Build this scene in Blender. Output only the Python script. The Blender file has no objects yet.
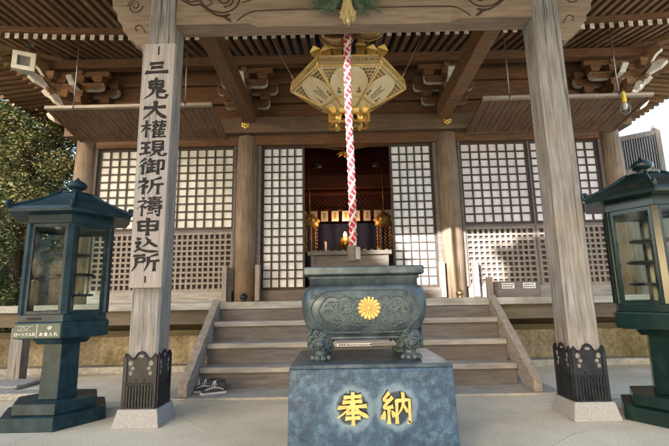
import bpy, math, random
from mathutils import Vector, Matrix, Euler
R = math.radians
SC = bpy.context.scene
COL = SC.collection
random.seed(7)

# ---------------------------------------------------------------- camera, sky, sun, exposure
cam_d = bpy.data.cameras.new('camera'); cam = bpy.data.objects.new('camera', cam_d); COL.objects.link(cam)
cam_d.sensor_width = 36; cam_d.lens = 22.786; cam_d.clip_end = 600; cam_d.clip_start = 0.05
cam.matrix_world = (Matrix.Translation((-0.2278, 0, 1.2)) @ Matrix.Rotation(R(0.473), 4, 'Z')
                    @ Matrix.Rotation(R(90 + 10.1635), 4, 'X') @ Matrix.Rotation(R(-1.055), 4, 'Z'))
SC.camera = cam

SUN_EL, SUN_AZ = 18.0, 30.0          # azimuth: degrees left of the view direction reversed (the sun is behind the camera, to the left)
w = bpy.data.worlds.new('World'); SC.world = w; w.use_nodes = True
nt = w.node_tree; nt.nodes.clear()
sky = nt.nodes.new('ShaderNodeTexSky'); sky.sky_type = 'NISHITA'; sky.sun_disc = False
sky.sun_elevation = R(SUN_EL); sky.sun_rotation = R(180 + SUN_AZ); sky.dust_density = 3.0; sky.air_density = 1.0
bg = nt.nodes.new('ShaderNodeBackground'); bg.inputs[1].default_value = 0.15
wo = nt.nodes.new('ShaderNodeOutputWorld')
nt.links.new(sky.outputs[0], bg.inputs[0]); nt.links.new(bg.outputs[0], wo.inputs[0])
sun_d = bpy.data.lights.new('sun', 'SUN'); sun_d.energy = 3.8; sun_d.angle = R(0.6); sun_d.color = (1, .955, .90)
sun = bpy.data.objects.new('sun', sun_d); COL.objects.link(sun)
SUN_DIR = Vector((-math.sin(R(SUN_AZ)) * math.cos(R(SUN_EL)), -math.cos(R(SUN_AZ)) * math.cos(R(SUN_EL)), math.sin(R(SUN_EL))))
sun.rotation_euler = SUN_DIR.to_track_quat('Z', 'Y').to_euler(); sun.location = SUN_DIR * 40
vs = SC.view_settings
SC.display_settings.display_device = 'sRGB'
vs.view_transform = 'Standard'; vs.look = 'None'; vs.gamma = 1; vs.use_curve_mapping = False
vs.exposure = 2.5
SC.render.engine = 'CYCLES'
SC.cycles.max_bounces = 8; SC.cycles.diffuse_bounces = 5; SC.cycles.glossy_bounces = 4
SC.cycles.transparent_max_bounces = 12
SC.cycles.use_denoising = True

# ---------------------------------------------------------------- materials
def mat(name, c1, c2, scale=4, stretch=(1, 1, 1), rough=.7, metal=0, bump=.2, stain=None, stain_scale=1.2, stain_amt=.5,
        fine=None, fine_amt=.35, emit=None, bump_dist=.004, spec=None, det=6, obj_random=0, cracks=0, crack_stretch=(1, 1, .03)):
    m = bpy.data.materials.new(name); m.use_nodes = True
    n = m.node_tree.nodes; l = m.node_tree.links
    b = n['Principled BSDF']; b.inputs['Roughness'].default_value = rough; b.inputs['Metallic'].default_value = metal
    b.inputs['Specular IOR Level'].default_value = spec if spec is not None else (.5 if rough < .5 else .22)
    tc = n.new('ShaderNodeTexCoord'); mp = n.new('ShaderNodeMapping'); mp.inputs['Scale'].default_value = stretch
    l.new(tc.outputs['Object'], mp.inputs['Vector'])
    nz = n.new('ShaderNodeTexNoise'); nz.inputs['Scale'].default_value = scale; nz.inputs['Detail'].default_value = det
    nz.inputs['Roughness'].default_value = .62; l.new(mp.outputs[0], nz.inputs['Vector'])
    rp = n.new('ShaderNodeValToRGB'); rp.color_ramp.elements[0].position = .32; rp.color_ramp.elements[1].position = .68
    rp.color_ramp.elements[0].color = (*c1, 1); rp.color_ramp.elements[1].color = (*c2, 1)
    l.new(nz.outputs[0], rp.inputs[0]); col = rp.outputs[0]
    if stain:
        s = n.new('ShaderNodeTexNoise'); s.inputs['Scale'].default_value = stain_scale; s.inputs['Detail'].default_value = 5
        l.new(tc.outputs['Object'], s.inputs['Vector'])
        r2 = n.new('ShaderNodeMapRange'); r2.inputs[1].default_value = .45; r2.inputs[2].default_value = .7; r2.inputs[4].default_value = stain_amt
        l.new(s.outputs[0], r2.inputs[0])
        mx = n.new('ShaderNodeMix'); mx.data_type = 'RGBA'; mx.inputs[7].default_value = (*stain, 1)
        l.new(r2.outputs[0], mx.inputs[0]); l.new(col, mx.inputs[6]); col = mx.outputs[2]
    if fine:
        f = n.new('ShaderNodeTexNoise'); f.inputs['Scale'].default_value = fine; f.inputs['Detail'].default_value = 3
        l.new(tc.outputs['Object'], f.inputs['Vector'])
        r3 = n.new('ShaderNodeMapRange'); r3.inputs[1].default_value = .3; r3.inputs[2].default_value = .7
        r3.inputs[3].default_value = 1 - fine_amt; r3.inputs[4].default_value = 1 + fine_amt
        l.new(f.outputs[0], r3.inputs[0])
        vm = n.new('ShaderNodeVectorMath'); vm.operation = 'SCALE'; l.new(col, vm.inputs[0]); l.new(r3.outputs[0], vm.inputs[3]); col = vm.outputs[0]
    if obj_random:
        oi = n.new('ShaderNodeObjectInfo'); r4 = n.new('ShaderNodeMapRange'); r4.inputs[3].default_value = 1 - obj_random; r4.inputs[4].default_value = 1 + obj_random
        l.new(oi.outputs['Random'], r4.inputs[0])
        vm = n.new('ShaderNodeVectorMath'); vm.operation = 'SCALE'; l.new(col, vm.inputs[0]); l.new(r4.outputs[0], vm.inputs[3]); col = vm.outputs[0]
    if cracks:
        m2 = n.new('ShaderNodeMapping'); m2.inputs['Scale'].default_value = crack_stretch; l.new(tc.outputs['Object'], m2.inputs['Vector'])
        ck = n.new('ShaderNodeTexNoise'); ck.inputs['Scale'].default_value = 26; ck.inputs['Detail'].default_value = 4; ck.inputs['Distortion'].default_value = .25
        l.new(m2.outputs[0], ck.inputs['Vector'])
        cr_ = n.new('ShaderNodeMapRange'); cr_.inputs[1].default_value = .63; cr_.inputs[2].default_value = .67; cr_.inputs[4].default_value = cracks; l.new(ck.outputs[0], cr_.inputs[0])
        mx = n.new('ShaderNodeMix'); mx.data_type = 'RGBA'; mx.inputs[7].default_value = (*[v * .25 for v in c1], 1)
        l.new(cr_.outputs[0], mx.inputs[0]); l.new(col, mx.inputs[6]); col = mx.outputs[2]
    l.new(col, b.inputs['Base Color'])
    if bump:
        bp = n.new('ShaderNodeBump'); bp.inputs['Strength'].default_value = bump; bp.inputs['Distance'].default_value = bump_dist
        l.new(nz.outputs[0], bp.inputs['Height']); l.new(bp.outputs[0], b.inputs['Normal'])
    if emit:
        b.inputs['Emission Color'].default_value = (*emit[0], 1); b.inputs['Emission Strength'].default_value = emit[1]
    return m
GX, GY, GZ = (.12, 1, 1), (1, .12, 1), (1, 1, .1)     # grain along x, y, z
W = {}
W['post'] = mat('weathered post wood', (.135, .128, .122), (.315, .308, .302), 34, (1, 1, .06), .75, bump=.5, stain=(.25, .195, .13), stain_amt=.5, fine=3, fine_amt=.14, cracks=.8)
W['board'] = mat('pale sign board', (.235, .21, .198), (.41, .385, .372), 30, (1, 1, .05), .7, bump=.3, stain=(.30, .22, .15), stain_amt=.5, cracks=.6)
W['column'] = mat('column wood', (.13, .088, .055), (.26, .19, .13), 26, (1, 1, .06), .65, bump=.3, stain=(.27, .225, .175), stain_amt=.5, cracks=.8, fine=4, fine_amt=.12)
W['beam'] = mat('porch beam wood', (.175, .124, .084), (.30, .225, .162), 22, GX, .7, bump=.3, stain=(.20, .14, .09), stain_amt=.4)
W['brown_x'] = mat('brown wood grain x', (.10, .048, .022), (.195, .102, .051), 22, GX, .65, bump=.3, stain=(.08, .05, .03), stain_amt=.4)
W['lintel'] = mat('lintel wood', (.13, .082, .048), (.22, .148, .092), 22, GX, .65, bump=.3, stain=(.09, .06, .04), stain_amt=.4)
W['brown_y'] = mat('brown wood grain y', (.105, .054, .027), (.205, .115, .06), 22, GY, .65, bump=.3, stain=(.08, .05, .03), stain_amt=.4)
W['brown_z'] = mat('brown wood grain z', (.115, .065, .036), (.20, .12, .07), 22, GZ, .65, bump=.3)
W['rafter'] = mat('rafter wood', (.155, .082, .043), (.29, .172, .096), 20, GY, .7, bump=.3, obj_random=.25)
W['side_rafter'] = mat('side rafter wood', (.155, .082, .04), (.28, .16, .08), 20, GX, .7, bump=.3, obj_random=.25)
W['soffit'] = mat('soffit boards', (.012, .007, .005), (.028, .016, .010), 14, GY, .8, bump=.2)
W['gofun'] = mat('white painted bracket ends', (.52, .48, .40), (.82, .79, .72), 24, (1, 1, 1), .8, bump=.2, stain=(.25, .19, .13), stain_scale=6, stain_amt=.5)
W['end'] = mat('worn white end paint', (.45, .40, .32), (.72, .68, .60), 30, (1, 1, 1), .8, bump=.2, stain=(.2, .14, .09), stain_scale=9, stain_amt=.7, obj_random=.15)
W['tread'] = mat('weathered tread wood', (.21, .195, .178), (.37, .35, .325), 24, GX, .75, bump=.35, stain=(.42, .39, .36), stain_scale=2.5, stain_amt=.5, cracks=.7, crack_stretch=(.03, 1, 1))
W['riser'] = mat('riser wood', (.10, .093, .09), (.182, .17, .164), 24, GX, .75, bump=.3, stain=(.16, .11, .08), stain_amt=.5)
W['stringer'] = mat('stringer wood', (.20, .175, .15), (.33, .29, .25), 22, GY, .75, bump=.3)
W['fascia'] = mat('pale worn fascia', (.27, .26, .24), (.48, .47, .44), 18, GX, .8, bump=.3, stain=(.13, .11, .08), stain_scale=3, stain_amt=.6)
W['lattice'] = mat('lattice wood', (.20, .17, .148), (.30, .262, .232), 20, GZ, .75, bump=.2)
W['lattice_back'] = mat('lattice backing', (.095, .078, .066), (.155, .13, .11), 12, GZ, .8, bump=.1)
W['muntin'] = mat('dark muntin wood', (.045, .034, .028), (.085, .066, .055), 20, GZ, .7, bump=.2)
W['paper'] = mat('shoji paper', (.70, .72, .76), (.82, .84, .88), 1.2, (1, 1, 1), .9, bump=0, fine=5, fine_amt=.11)
W['paper_warm'] = mat('cream shaded paper', (.58, .56, .51), (.72, .70, .65), 1.2, (1, 1, 1), .9, bump=0, fine=5, fine_amt=.12)  # left bay shade put into the cream tone; the hanging slips share it
W['paper_pink'] = mat('pinkish shoji paper', (.68, .63, .64), (.80, .76, .78), 1.2, (1, 1, 1), .9, bump=0, fine=5, fine_amt=.11)
W['shutter'] = mat('shutter boards', (.085, .045, .025), (.20, .118, .072), 26, (1, .06, 1), .7, bump=.3, stain=(.22, .15, .105), stain_scale=1.5, stain_amt=.4)
W['pale_edge'] = mat('pale shutter edge', (.24, .19, .145), (.40, .33, .26), 16, GX, .7, bump=.2)
W['groove_shade'] = mat('groove shade wood', (.05, .03, .02), (.08, .05, .035), 14, GX, .85, bump=.1)  # darker tone stands in for the shade inside carved grooves
W['under'] = mat('underfloor timber', (.10, .08, .06), (.17, .14, .11), 14, GX, .8, bump=.3, stain=(.12, .13, .07), stain_amt=.5)
W['gold'] = mat('gilt metal', (.62, .38, .09), (.85, .58, .18), 9, (1, 1, 1), .33, .85, bump=.3, bump_dist=.003)
W['gold_paint'] = mat('gold letter paint', (.62, .42, .12), (.78, .58, .22), 20, (1, 1, 1), .4, .35, bump=.2)
W['gold_frame'] = mat('gilt frame', (.55, .34, .10), (.76, .52, .18), 12, (1, 1, 1), .45, .4, bump=.2)
W['cream'] = mat('cream gauze panel', (.58, .47, .27), (.76, .65, .42), 3, (1, 1, 1), .6, 0, bump=.1)
W['filigree'] = mat('silvered filigree', (.40, .33, .20), (.66, .57, .40), 60, (1, 1, 1), .5, .4, bump=.6)
W['brass'] = mat('aged brass', (.20, .11, .04), (.40, .26, .11), 5, (1, 1, 1), .35, .9, bump=.15)
W['ink'] = mat('black ink', (.012, .011, .011), (.035, .033, .032), 30, (1, 1, 1), .8, bump=.1)
W['iron'] = mat('black lacquered copper', (.005, .006, .009), (.018, .022, .029), 12, (1, 1, 1), .42, .0, bump=.25, spec=.3, stain=(.035, .041, .052), stain_scale=4, stain_amt=.4)
W['granite'] = mat('speckled granite', (.19, .19, .195), (.40, .40, .405), 130, (1, 1, 1), .8, bump=.2, det=3, fine=240, fine_amt=.3)
W['kerb'] = mat('rough kerb stone', (.24, .23, .215), (.40, .385, .36), 14, (1, 1, 1), .9, bump=.8, bump_dist=.02, fine=60)
W['bronze'] = mat('patinated bronze', (.027, .044, .056), (.075, .103, .121), 9, (1, 1, .5), .36, .35, bump=.3, stain=(.20, .25, .265), stain_scale=7, stain_amt=.45, det=10, fine=90, fine_amt=.12)
W['bronze_dark'] = mat('patinated bronze relief', (.025, .038, .044), (.15, .19, .20), 70, (1, 1, 1), .5, .35, bump=.9, bump_dist=.004)
W['plinth'] = mat('blue patinated plinth', (.014, .034, .066), (.042, .092, .165), 9, (.6, 1, .9), .36, .1, bump=.25, stain=(.17, .28, .39), stain_scale=16, stain_amt=.32, det=13, fine=90, fine_amt=.35)
W['lantern_blue'] = mat('weathered blue green paint', (.004, .017, .026), (.011, .036, .050), 5, (1, 1, .4), .40, 0, bump=.12, stain=(.035, .085, .11), stain_scale=9, stain_amt=.4, spec=.25, det=10)
W['lantern_green'] = mat('dark green paint', (.002, .010, .010), (.005, .020, .018), 5, (1, 1, .4), .22, 0, bump=.1, stain=(.015, .035, .030), stain_scale=6, stain_amt=.4)
W['sign_green'] = mat('green enamel sign', (.012, .045, .035), (.02, .06, .045), 6, (1, 1, 1), .4, bump=0)
W['white'] = mat('white paint', (.70, .70, .68), (.80, .80, .78), 8, (1, 1, 1), .6, bump=0)
W['cream_plastic'] = mat('cream plastic', (.55, .50, .42), (.68, .63, .54), 5, (1, 1, 1), .5, bump=.05)
W['grille'] = mat('grey grille', (.14, .12, .10), (.24, .21, .18), 60, (1, 1, 1), .6, bump=.3)
W['red_in'] = mat('vermilion interior', (.10, .030, .016), (.16, .055, .03), 8, GX, .6, bump=.15)
W['red_dark'] = mat('dark red timber', (.07, .016, .010), (.12, .03, .018), 8, GX, .6, bump=.15)
W['blue_cloth'] = mat('dark blue brocade', (.012, .018, .055), (.035, .05, .13), 22, (1, 1, 1), .7, bump=.3)
W['dark_floor'] = mat('dark interior floor', (.06, .035, .02), (.10, .06, .04), 8, GY, .4, bump=.1)
W['rope_red'] = mat('red rope yarn', (.36, .022, .035), (.50, .055, .065), 90, (1, 1, 1), .85, bump=.6)
W['rope_white'] = mat('white rope yarn', (.50, .46, .43), (.64, .60, .56), 90, (1, 1, 1), .9, bump=.6)
W['straw'] = mat('rice straw', (.50, .40, .17), (.72, .60, .30), 60, GZ, .8, bump=.6)
W['pine'] = mat('pine needles', (.05, .10, .06), (.13, .20, .13), 9, (1, 1, 1), .6, bump=0)
W['shoe'] = mat('dark knit shoe fabric', (.04, .036, .038), (.10, .09, .092), 60, (1, 1, 1), .8, bump=.5)
W['shoe_sole'] = mat('off white sole', (.50, .48, .46), (.66, .64, .62), 20, (1, 1, 1), .6, bump=.1)
W['ground'] = mat('worn concrete paving', (.45, .40, .295), (.64, .58, .45), 1.1, (1, 1, 1), .85, bump=.12, stain=(.72, .665, .53), stain_scale=.8, stain_amt=.7, fine=70, fine_amt=.22, det=12)
W['slab'] = mat('step slab concrete', (.30, .285, .25), (.42, .40, .36), 3, (1, 1, 1), .85, bump=.2, fine=60, fine_amt=.15)
W['plaster'] = mat('stained foundation plaster', (.15, .125, .085), (.38, .335, .255), 3.0, (1, 1, .5), .9, bump=.3, stain=(.11, .10, .045), stain_scale=1.6, stain_amt=.85, fine=14, fine_amt=.3, det=9)
W['annex'] = mat('grey annex timber', (.13, .115, .10), (.21, .19, .17), 16, GZ, .8, bump=.3)
W['annex_slat'] = mat('grey slats', (.13, .13, .135), (.22, .22, .225), 12, GZ, .7, bump=.1)
W['tile'] = mat('roof tile', (.05, .055, .06), (.10, .105, .11), 6, (1, 1, 1), .6, bump=.4)
W['bark'] = mat('bark', (.08, .06, .045), (.16, .125, .09), 16, GZ, .9, bump=.8, bump_dist=.02)
W['leaf_a'] = mat('broad leaf green', (.06, .105, .028), (.13, .20, .06), 1.7, (1, 1, 1), .45, bump=0)
W['leaf_b'] = mat('sunlit yellow leaf', (.24, .21, .07), (.42, .37, .17), 2.2, (1, 1, 1), .45, bump=0)  # sunlight on the foliage put into a pale yellow tone
W['leaf_c'] = mat('dark evergreen leaf', (.03, .045, .016), (.075, .085, .035), 1.7, (1, 1, 1), .5, bump=0)
W['bank'] = mat('earth bank', (.05, .045, .025), (.13, .10, .06), 2.5, (1, 1, 1), .95, bump=.9, bump_dist=.08, stain=(.05, .075, .025), stain_amt=.7)
W['lamp_yellow'] = mat('yellow lamp handle', (.75, .50, .02), (.85, .60, .04), 8, (1, 1, 1), .4, bump=0)
W['black'] = mat('black rubber', (.015, .015, .016), (.03, .03, .032), 10, (1, 1, 1), .6, bump=.05)
W['steel'] = mat('dull steel', (.25, .24, .23), (.36, .35, .34), 20, (1, 1, 1), .4, .8, bump=.1)
W['notice'] = mat('grey box wood', (.13, .115, .11), (.20, .18, .17), 16, GX, .7, bump=.2)
W['box'] = mat('grey offertory wood', (.085, .073, .06), (.155, .135, .115), 18, GX, .7, bump=.3)
W['candle'] = mat('white candle', (.75, .72, .65), (.80, .77, .70), 5, (1, 1, 1), .5, bump=0)
W['lit'] = mat('lamp glow', (.9, .55, .15), (.9, .6, .2), 5, (1, 1, 1), .5, bump=0, emit=((1, .55, .15), 1.2))
def glass_mat(name, tint, refl):
    m = bpy.data.materials.new(name); m.use_nodes = True; n = m.node_tree.nodes; l = m.node_tree.links; n.clear()
    t = n.new('ShaderNodeBsdfTransparent'); t.inputs[0].default_value = (*tint, 1)
    g = n.new('ShaderNodeBsdfGlossy'); g.inputs['Roughness'].default_value = .03
    d = n.new('ShaderNodeBsdfDiffuse'); d.inputs[0].default_value = (.5, .5, .46, 1)
    tc = n.new('ShaderNodeTexCoord'); nz = n.new('ShaderNodeTexNoise'); nz.inputs['Scale'].default_value = 7; nz.inputs['Detail'].default_value = 6
    l.new(tc.outputs['Object'], nz.inputs['Vector'])
    mr = n.new('ShaderNodeMapRange'); mr.inputs[1].default_value = .42; mr.inputs[2].default_value = .8; mr.inputs[4].default_value = .08
    l.new(nz.outputs[0], mr.inputs[0])
    lw = n.new('ShaderNodeLayerWeight'); lw.inputs[0].default_value = refl
    m1 = n.new('ShaderNodeMixShader'); m2 = n.new('ShaderNodeMixShader'); o = n.new('ShaderNodeOutputMaterial')
    l.new(mr.outputs[0], m1.inputs[0]); l.new(t.outputs[0], m1.inputs[1]); l.new(d.outputs[0], m1.inputs[2])
    l.new(lw.outputs['Fresnel'], m2.inputs[0]); l.new(m1.outputs[0], m2.inputs[1]); l.new(g.outputs[0], m2.inputs[2])
    l.new(m2.outputs[0], o.inputs[0]); return m
W['glass'] = glass_mat('dusty glass', (.88, .92, .90), .08)

def add_halo(m):      # pale patina that has crept round the two carved characters
    n = m.node_tree.nodes; l = m.node_tree.links; b = n['Principled BSDF']; src = b.inputs['Base Color'].links[0].from_socket
    tc = n.new('ShaderNodeTexCoord'); nz = n.new('ShaderNodeTexNoise'); nz.inputs['Scale'].default_value = 14; nz.inputs['Detail'].default_value = 6
    l.new(tc.outputs['Object'], nz.inputs['Vector'])
    mv = n.new('ShaderNodeVectorMath'); mv.operation = 'MULTIPLY_ADD'; mv.inputs[1].default_value = (.09, 0, .09)
    l.new(nz.outputs['Color'], mv.inputs[0]); l.new(tc.outputs['Object'], mv.inputs[2]); col = src
    for cx, cz in ((-.150 + .045, .374 + .045), (.182 + .045, .374 + .045)):
        d = n.new('ShaderNodeVectorMath'); d.operation = 'DISTANCE'; d.inputs[1].default_value = (cx, -.51, cz); l.new(mv.outputs[0], d.inputs[0])
        for lo_, hi_, c_, am in ((.112, .132, (.27, .38, .47), .45), (.125, .105, (.018, .036, .055), .85)):
            mr = n.new('ShaderNodeMapRange'); mr.interpolation_type = 'SMOOTHSTEP'
            if lo_ < hi_:
                r2 = n.new('ShaderNodeMapRange'); r2.interpolation_type = 'SMOOTHSTEP'; r2.inputs[1].default_value = .19; r2.inputs[2].default_value = .135; l.new(d.outputs['Value'], r2.inputs[0])
                mr.inputs[1].default_value = lo_ - .02; mr.inputs[2].default_value = hi_; mr.inputs[4].default_value = am; l.new(d.outputs['Value'], mr.inputs[0])
                mm = n.new('ShaderNodeMath'); mm.operation = 'MULTIPLY'; l.new(mr.outputs[0], mm.inputs[0]); l.new(r2.outputs[0], mm.inputs[1]); f = mm.outputs[0]
            else:
                mr.inputs[1].default_value = lo_; mr.inputs[2].default_value = hi_; mr.inputs[4].default_value = am; l.new(d.outputs['Value'], mr.inputs[0]); f = mr.outputs[0]
            mx = n.new('ShaderNodeMix'); mx.data_type = 'RGBA'; mx.inputs[7].default_value = (*c_, 1); l.new(f, mx.inputs[0]); l.new(col, mx.inputs[6]); col = mx.outputs[2]
    l.new(col, b.inputs['Base Color'])
add_halo(W['plinth'])

# ---------------------------------------------------------------- mesh builder
class MB:
    def __init__(s): s.v = []; s.f = []; s.mi = []; s.sm = []
    def add(s, vs_, fs, mi=0, smooth=False, M=None):
        o = len(s.v)
        for p in vs_:
            p = Vector(p)
            s.v.append(tuple(M @ p) if M is not None else tuple(p))
        for f in fs: s.f.append(tuple(o + i for i in f)); s.mi.append(mi); s.sm.append(smooth)
        return s
    def hexa(s, p, mi=0, M=None):     # 8 points: bottom 4 ccw, top 4 ccw
        return s.add(p, [(3, 2, 1, 0), (4, 5, 6, 7), (0, 1, 5, 4), (1, 2, 6, 5), (2, 3, 7, 6), (3, 0, 4, 7)], mi, False, M)
    def box(s, x0, x1, y0, y1, z0, z1, mi=0, M=None):
        return s.hexa([(x0, y0, z0), (x1, y0, z0), (x1, y1, z0), (x0, y1, z0), (x0, y0, z1), (x1, y0, z1), (x1, y1, z1), (x0, y1, z1)], mi, M)
    def cbox(s, c, d, rot=(0, 0, 0), mi=0):
        M = Matrix.Translation(c) @ Euler(rot).to_matrix().to_4x4()
        return s.box(-d[0] / 2, d[0] / 2, -d[1] / 2, d[1] / 2, -d[2] / 2, d[2] / 2, mi, M)
    def frustum(s, c, b, t, h, mi=0, M=None):   # centre of bottom, half sizes
        x, y, z = c
        return s.hexa([(x - b[0], y - b[1], z), (x + b[0], y - b[1], z), (x + b[0], y + b[1], z), (x - b[0], y + b[1], z),
                       (x - t[0], y - t[1], z + h), (x + t[0], y - t[1], z + h), (x + t[0], y + t[1], z + h), (x - t[0], y + t[1], z + h)], mi, M)
    def prism(s, poly, a, b, axis='y', mi=0, M=None, smooth=False, edge=None):   # extrude a 2-D polygon (u,v) along an axis from a to b
        n = len(poly)
        def P(u, v, t): return (u, t, v) if axis == 'y' else ((t, u, v) if axis == 'x' else (u, v, t))
        vs_ = [P(u, v, a) for u, v in poly] + [P(u, v, b) for u, v in poly]
        fs = [tuple(range(n)), tuple(range(2 * n - 1, n - 1, -1))] + [(i, (i + 1) % n + 0, (i + 1) % n + n, i + n)[::-1] for i in range(n)]
        s.add(vs_, fs, mi, smooth, M)
        if edge:
            for i in range(n):
                if edge(poly[i], poly[(i + 1) % n]): s.mi[len(s.mi) - n + i] = 1
        return s
    def lathe(s, prof, c=(0, 0, 0), n=24, mi=0, M=None, smooth=True, a0=0, sx=1, sy=1):  # prof: (r, z)
        vs_ = []; fs = []
        for r, z in prof:
            for i in range(n):
                a = a0 + 2 * math.pi * i / n; vs_.append((c[0] + r * math.cos(a) * sx, c[1] + r * math.sin(a) * sy, c[2] + z))
        for k in range(len(prof) - 1):
            for i in range(n):
                j = (i + 1) % n; fs.append((k * n + i, k * n + j, (k + 1) * n + j, (k + 1) * n + i))
        fs.append(tuple(range(n))[::-1]); fs.append(tuple(range((len(prof) - 1) * n, len(prof) * n)))
        return s.add(vs_, fs, mi, smooth, M)
    def tube(s, pts, r, n=8, mi=0, closed=False, M=None):
        pts = [Vector(p) for p in pts]; m = len(pts); rr = r if isinstance(r, (list, tuple)) else [r] * m
        vs_ = []; up = None
        for i, p in enumerate(pts):
            if closed: t = pts[(i + 1) % m] - pts[i - 1]
            else: t = pts[min(i + 1, m - 1)] - pts[max(i - 1, 0)]
            t.normalize()
            if up is None: up = Vector((0, 0, 1)) if abs(t.z) < .9 else Vector((1, 0, 0))
            a = t.cross(up)
            if a.length < 1e-4: a = t.cross(Vector((.3, 1, .2)))
            a.normalize(); b = a.cross(t).normalized(); up = b
            for k in range(n):
                an = 2 * math.pi * k / n; vs_.append(p + (a * math.cos(an) + b * math.sin(an)) * rr[i])
        fs = []
        for i in range(m if closed else m - 1):
            j = (i + 1) % m
            for k in range(n): fs.append((i * n + k, i * n + (k + 1) % n, j * n + (k + 1) % n, j * n + k))
        if not closed: fs += [tuple(range(n))[::-1], tuple(range((m - 1) * n, m * n))]
        return s.add(vs_, fs, mi, True, M)
    def mesh(s, name, mats):
        me = bpy.data.meshes.new(name); me.from_pydata(s.v, [], s.f)
        for m in (mats if isinstance(mats, (list, tuple)) else [mats]): me.materials.append(m)
        me.polygons.foreach_set('material_index', s.mi); me.polygons.foreach_set('use_smooth', s.sm)
        me.update(); return me
    def build(s, name, mats, parent=None, bevel=0, loc=None, fix=True):
        me = s.mesh(name, mats)
        o = bpy.data.objects.new(name, me); COL.objects.link(o)
        if fix:
            import bmesh
            bm = bmesh.new(); bm.from_mesh(me); bmesh.ops.recalc_face_normals(bm, faces=bm.faces); bm.to_mesh(me); bm.free()
        if parent: o.parent = parent
        if loc: o.location = loc
        if bevel:
            b = o.modifiers.new('bevel', 'BEVEL'); b.width = bevel; b.segments = 2; b.limit_method = 'ANGLE'; b.angle_limit = R(40)
        return o
def tag(o, label, cat, group=None, kind=None):
    if label: o['label'] = label
    if cat: o['category'] = cat
    if group: o['group'] = group
    if kind: o['kind'] = kind
    return o
def thing(name, label, cat, loc=(0, 0, 0), group=None, rz=0):
    o = bpy.data.objects.new(name, None); COL.objects.link(o); o.location = loc; o.rotation_euler = (0, 0, rz); o.empty_display_size = .2
    return tag(o, label, cat, group)
def empty_part(name, parent, loc=(0, 0, 0), label=None):
    o = bpy.data.objects.new(name, None); COL.objects.link(o); o.parent = parent; o.location = loc; o.empty_display_size = .1
    if label: o['label'] = label
    return o
def copy_tree(o, parent=None):
    c = o.copy(); COL.objects.link(c)
    if parent: c.parent = parent
    for ch in list(o.children): copy_tree(ch, c)
    return c
def cr(pts, k=6):      # Catmull-Rom through points of any dimension
    pts = [tuple(p) for p in pts]
    if len(pts) < 3:
        return [tuple(a + (b - a) * i / k for a, b in zip(pts[0], pts[1])) for i in range(k + 1)]
    P = [pts[0]] + pts + [pts[-1]]; out = []
    for i in range(1, len(P) - 2):
        for j in range(k):
            t = j / k
            out.append(tuple(.5 * (2 * b + (c - a) * t + (2 * a - 5 * b + 4 * c - d) * t * t + (3 * b - a - 3 * c + d) * t ** 3)
                             for a, b, c, d in zip(P[i - 1], P[i], P[i + 1], P[i + 2])))
    out.append(pts[-1]); return out

# ---------------------------------------------------------------- brush lettering
# strokes in a 100 x 100 cell, y down.  kinds: b = even bar, s = sweep that thins out, d = dot, k = bar with sharp corners
def stroke(mb, pts, kind, wd, org, size, t0, t1):
    sharp = kind == 'k'
    sm = []
    if sharp:
        for i in range(len(pts) - 1):
            a, b = pts[i], pts[i + 1]
            sm += [(a[0] + (b[0] - a[0]) * j / 5, a[1] + (b[1] - a[1]) * j / 5) for j in range(5)]
        sm.append(pts[-1])
    else: sm = cr(pts, 7)
    n = len(sm); L = []; Rr = []
    for i, p in enumerate(sm):
        a = sm[max(i - 1, 0)]; b = sm[min(i + 1, n - 1)]
        dx, dy = b[0] - a[0], b[1] - a[1]; q = math.hypot(dx, dy) or 1; nx, ny = -dy / q, dx / q
        t = i / (n - 1)
        if kind == 's': wv = wd * (1.05 - .85 * t ** 1.6)
        elif kind == 'd': wv = wd * (.45 + .9 * math.sin(min(1, t * 1.05) * math.pi * .62))
        elif kind == 'r': wv = wd * (.55 + .75 * t ** 1.2) if t < .82 else wd * (1.2 - (t - .82) * 5.2)
        else: wv = wd * (.80 + .35 * abs(2 * t - 1) ** 2)
        wv *= .5
        L.append((p[0] + nx * wv, p[1] + ny * wv)); Rr.append((p[0] - nx * wv, p[1] - ny * wv))
    # angled brush tips
    ex = ((sm[0][0] - sm[1][0]), (sm[0][1] - sm[1][1])); q = math.hypot(*ex) or 1
    L[0] = (L[0][0] + ex[0] / q * wd * .25, L[0][1] + ex[1] / q * wd * .25)
    def P(u, y): return (org[0] + (u[0] / 100 - .5) * size[0], y, org[1] + (.5 - u[1] / 100) * size[1])
    vs_ = [P(u, t0) for u in L] + [P(u, t0) for u in Rr] + [P(u, t1) for u in L] + [P(u, t1) for u in Rr]
    fs = []
    for i in range(n - 1):
        fs += [(i, i + 1, n + i + 1, n + i), (i, 2 * n + i, 2 * n + i + 1, i + 1), (n + i, n + i + 1, 3 * n + i + 1, 3 * n + i)]
    fs += [(0, n, 3 * n, 2 * n), (n - 1, 3 * n - 1, 4 * n - 1, 2 * n - 1)]
    mb.add(vs_, fs)
NE = [('d', [(22, 3), (31, 13)]), ('s', [(6, 26), (38, 23), (24, 44), (4, 62)]), ('b', [(24, 44), (24, 97)]), ('d', [(29, 48), (40, 58)])]
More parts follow.
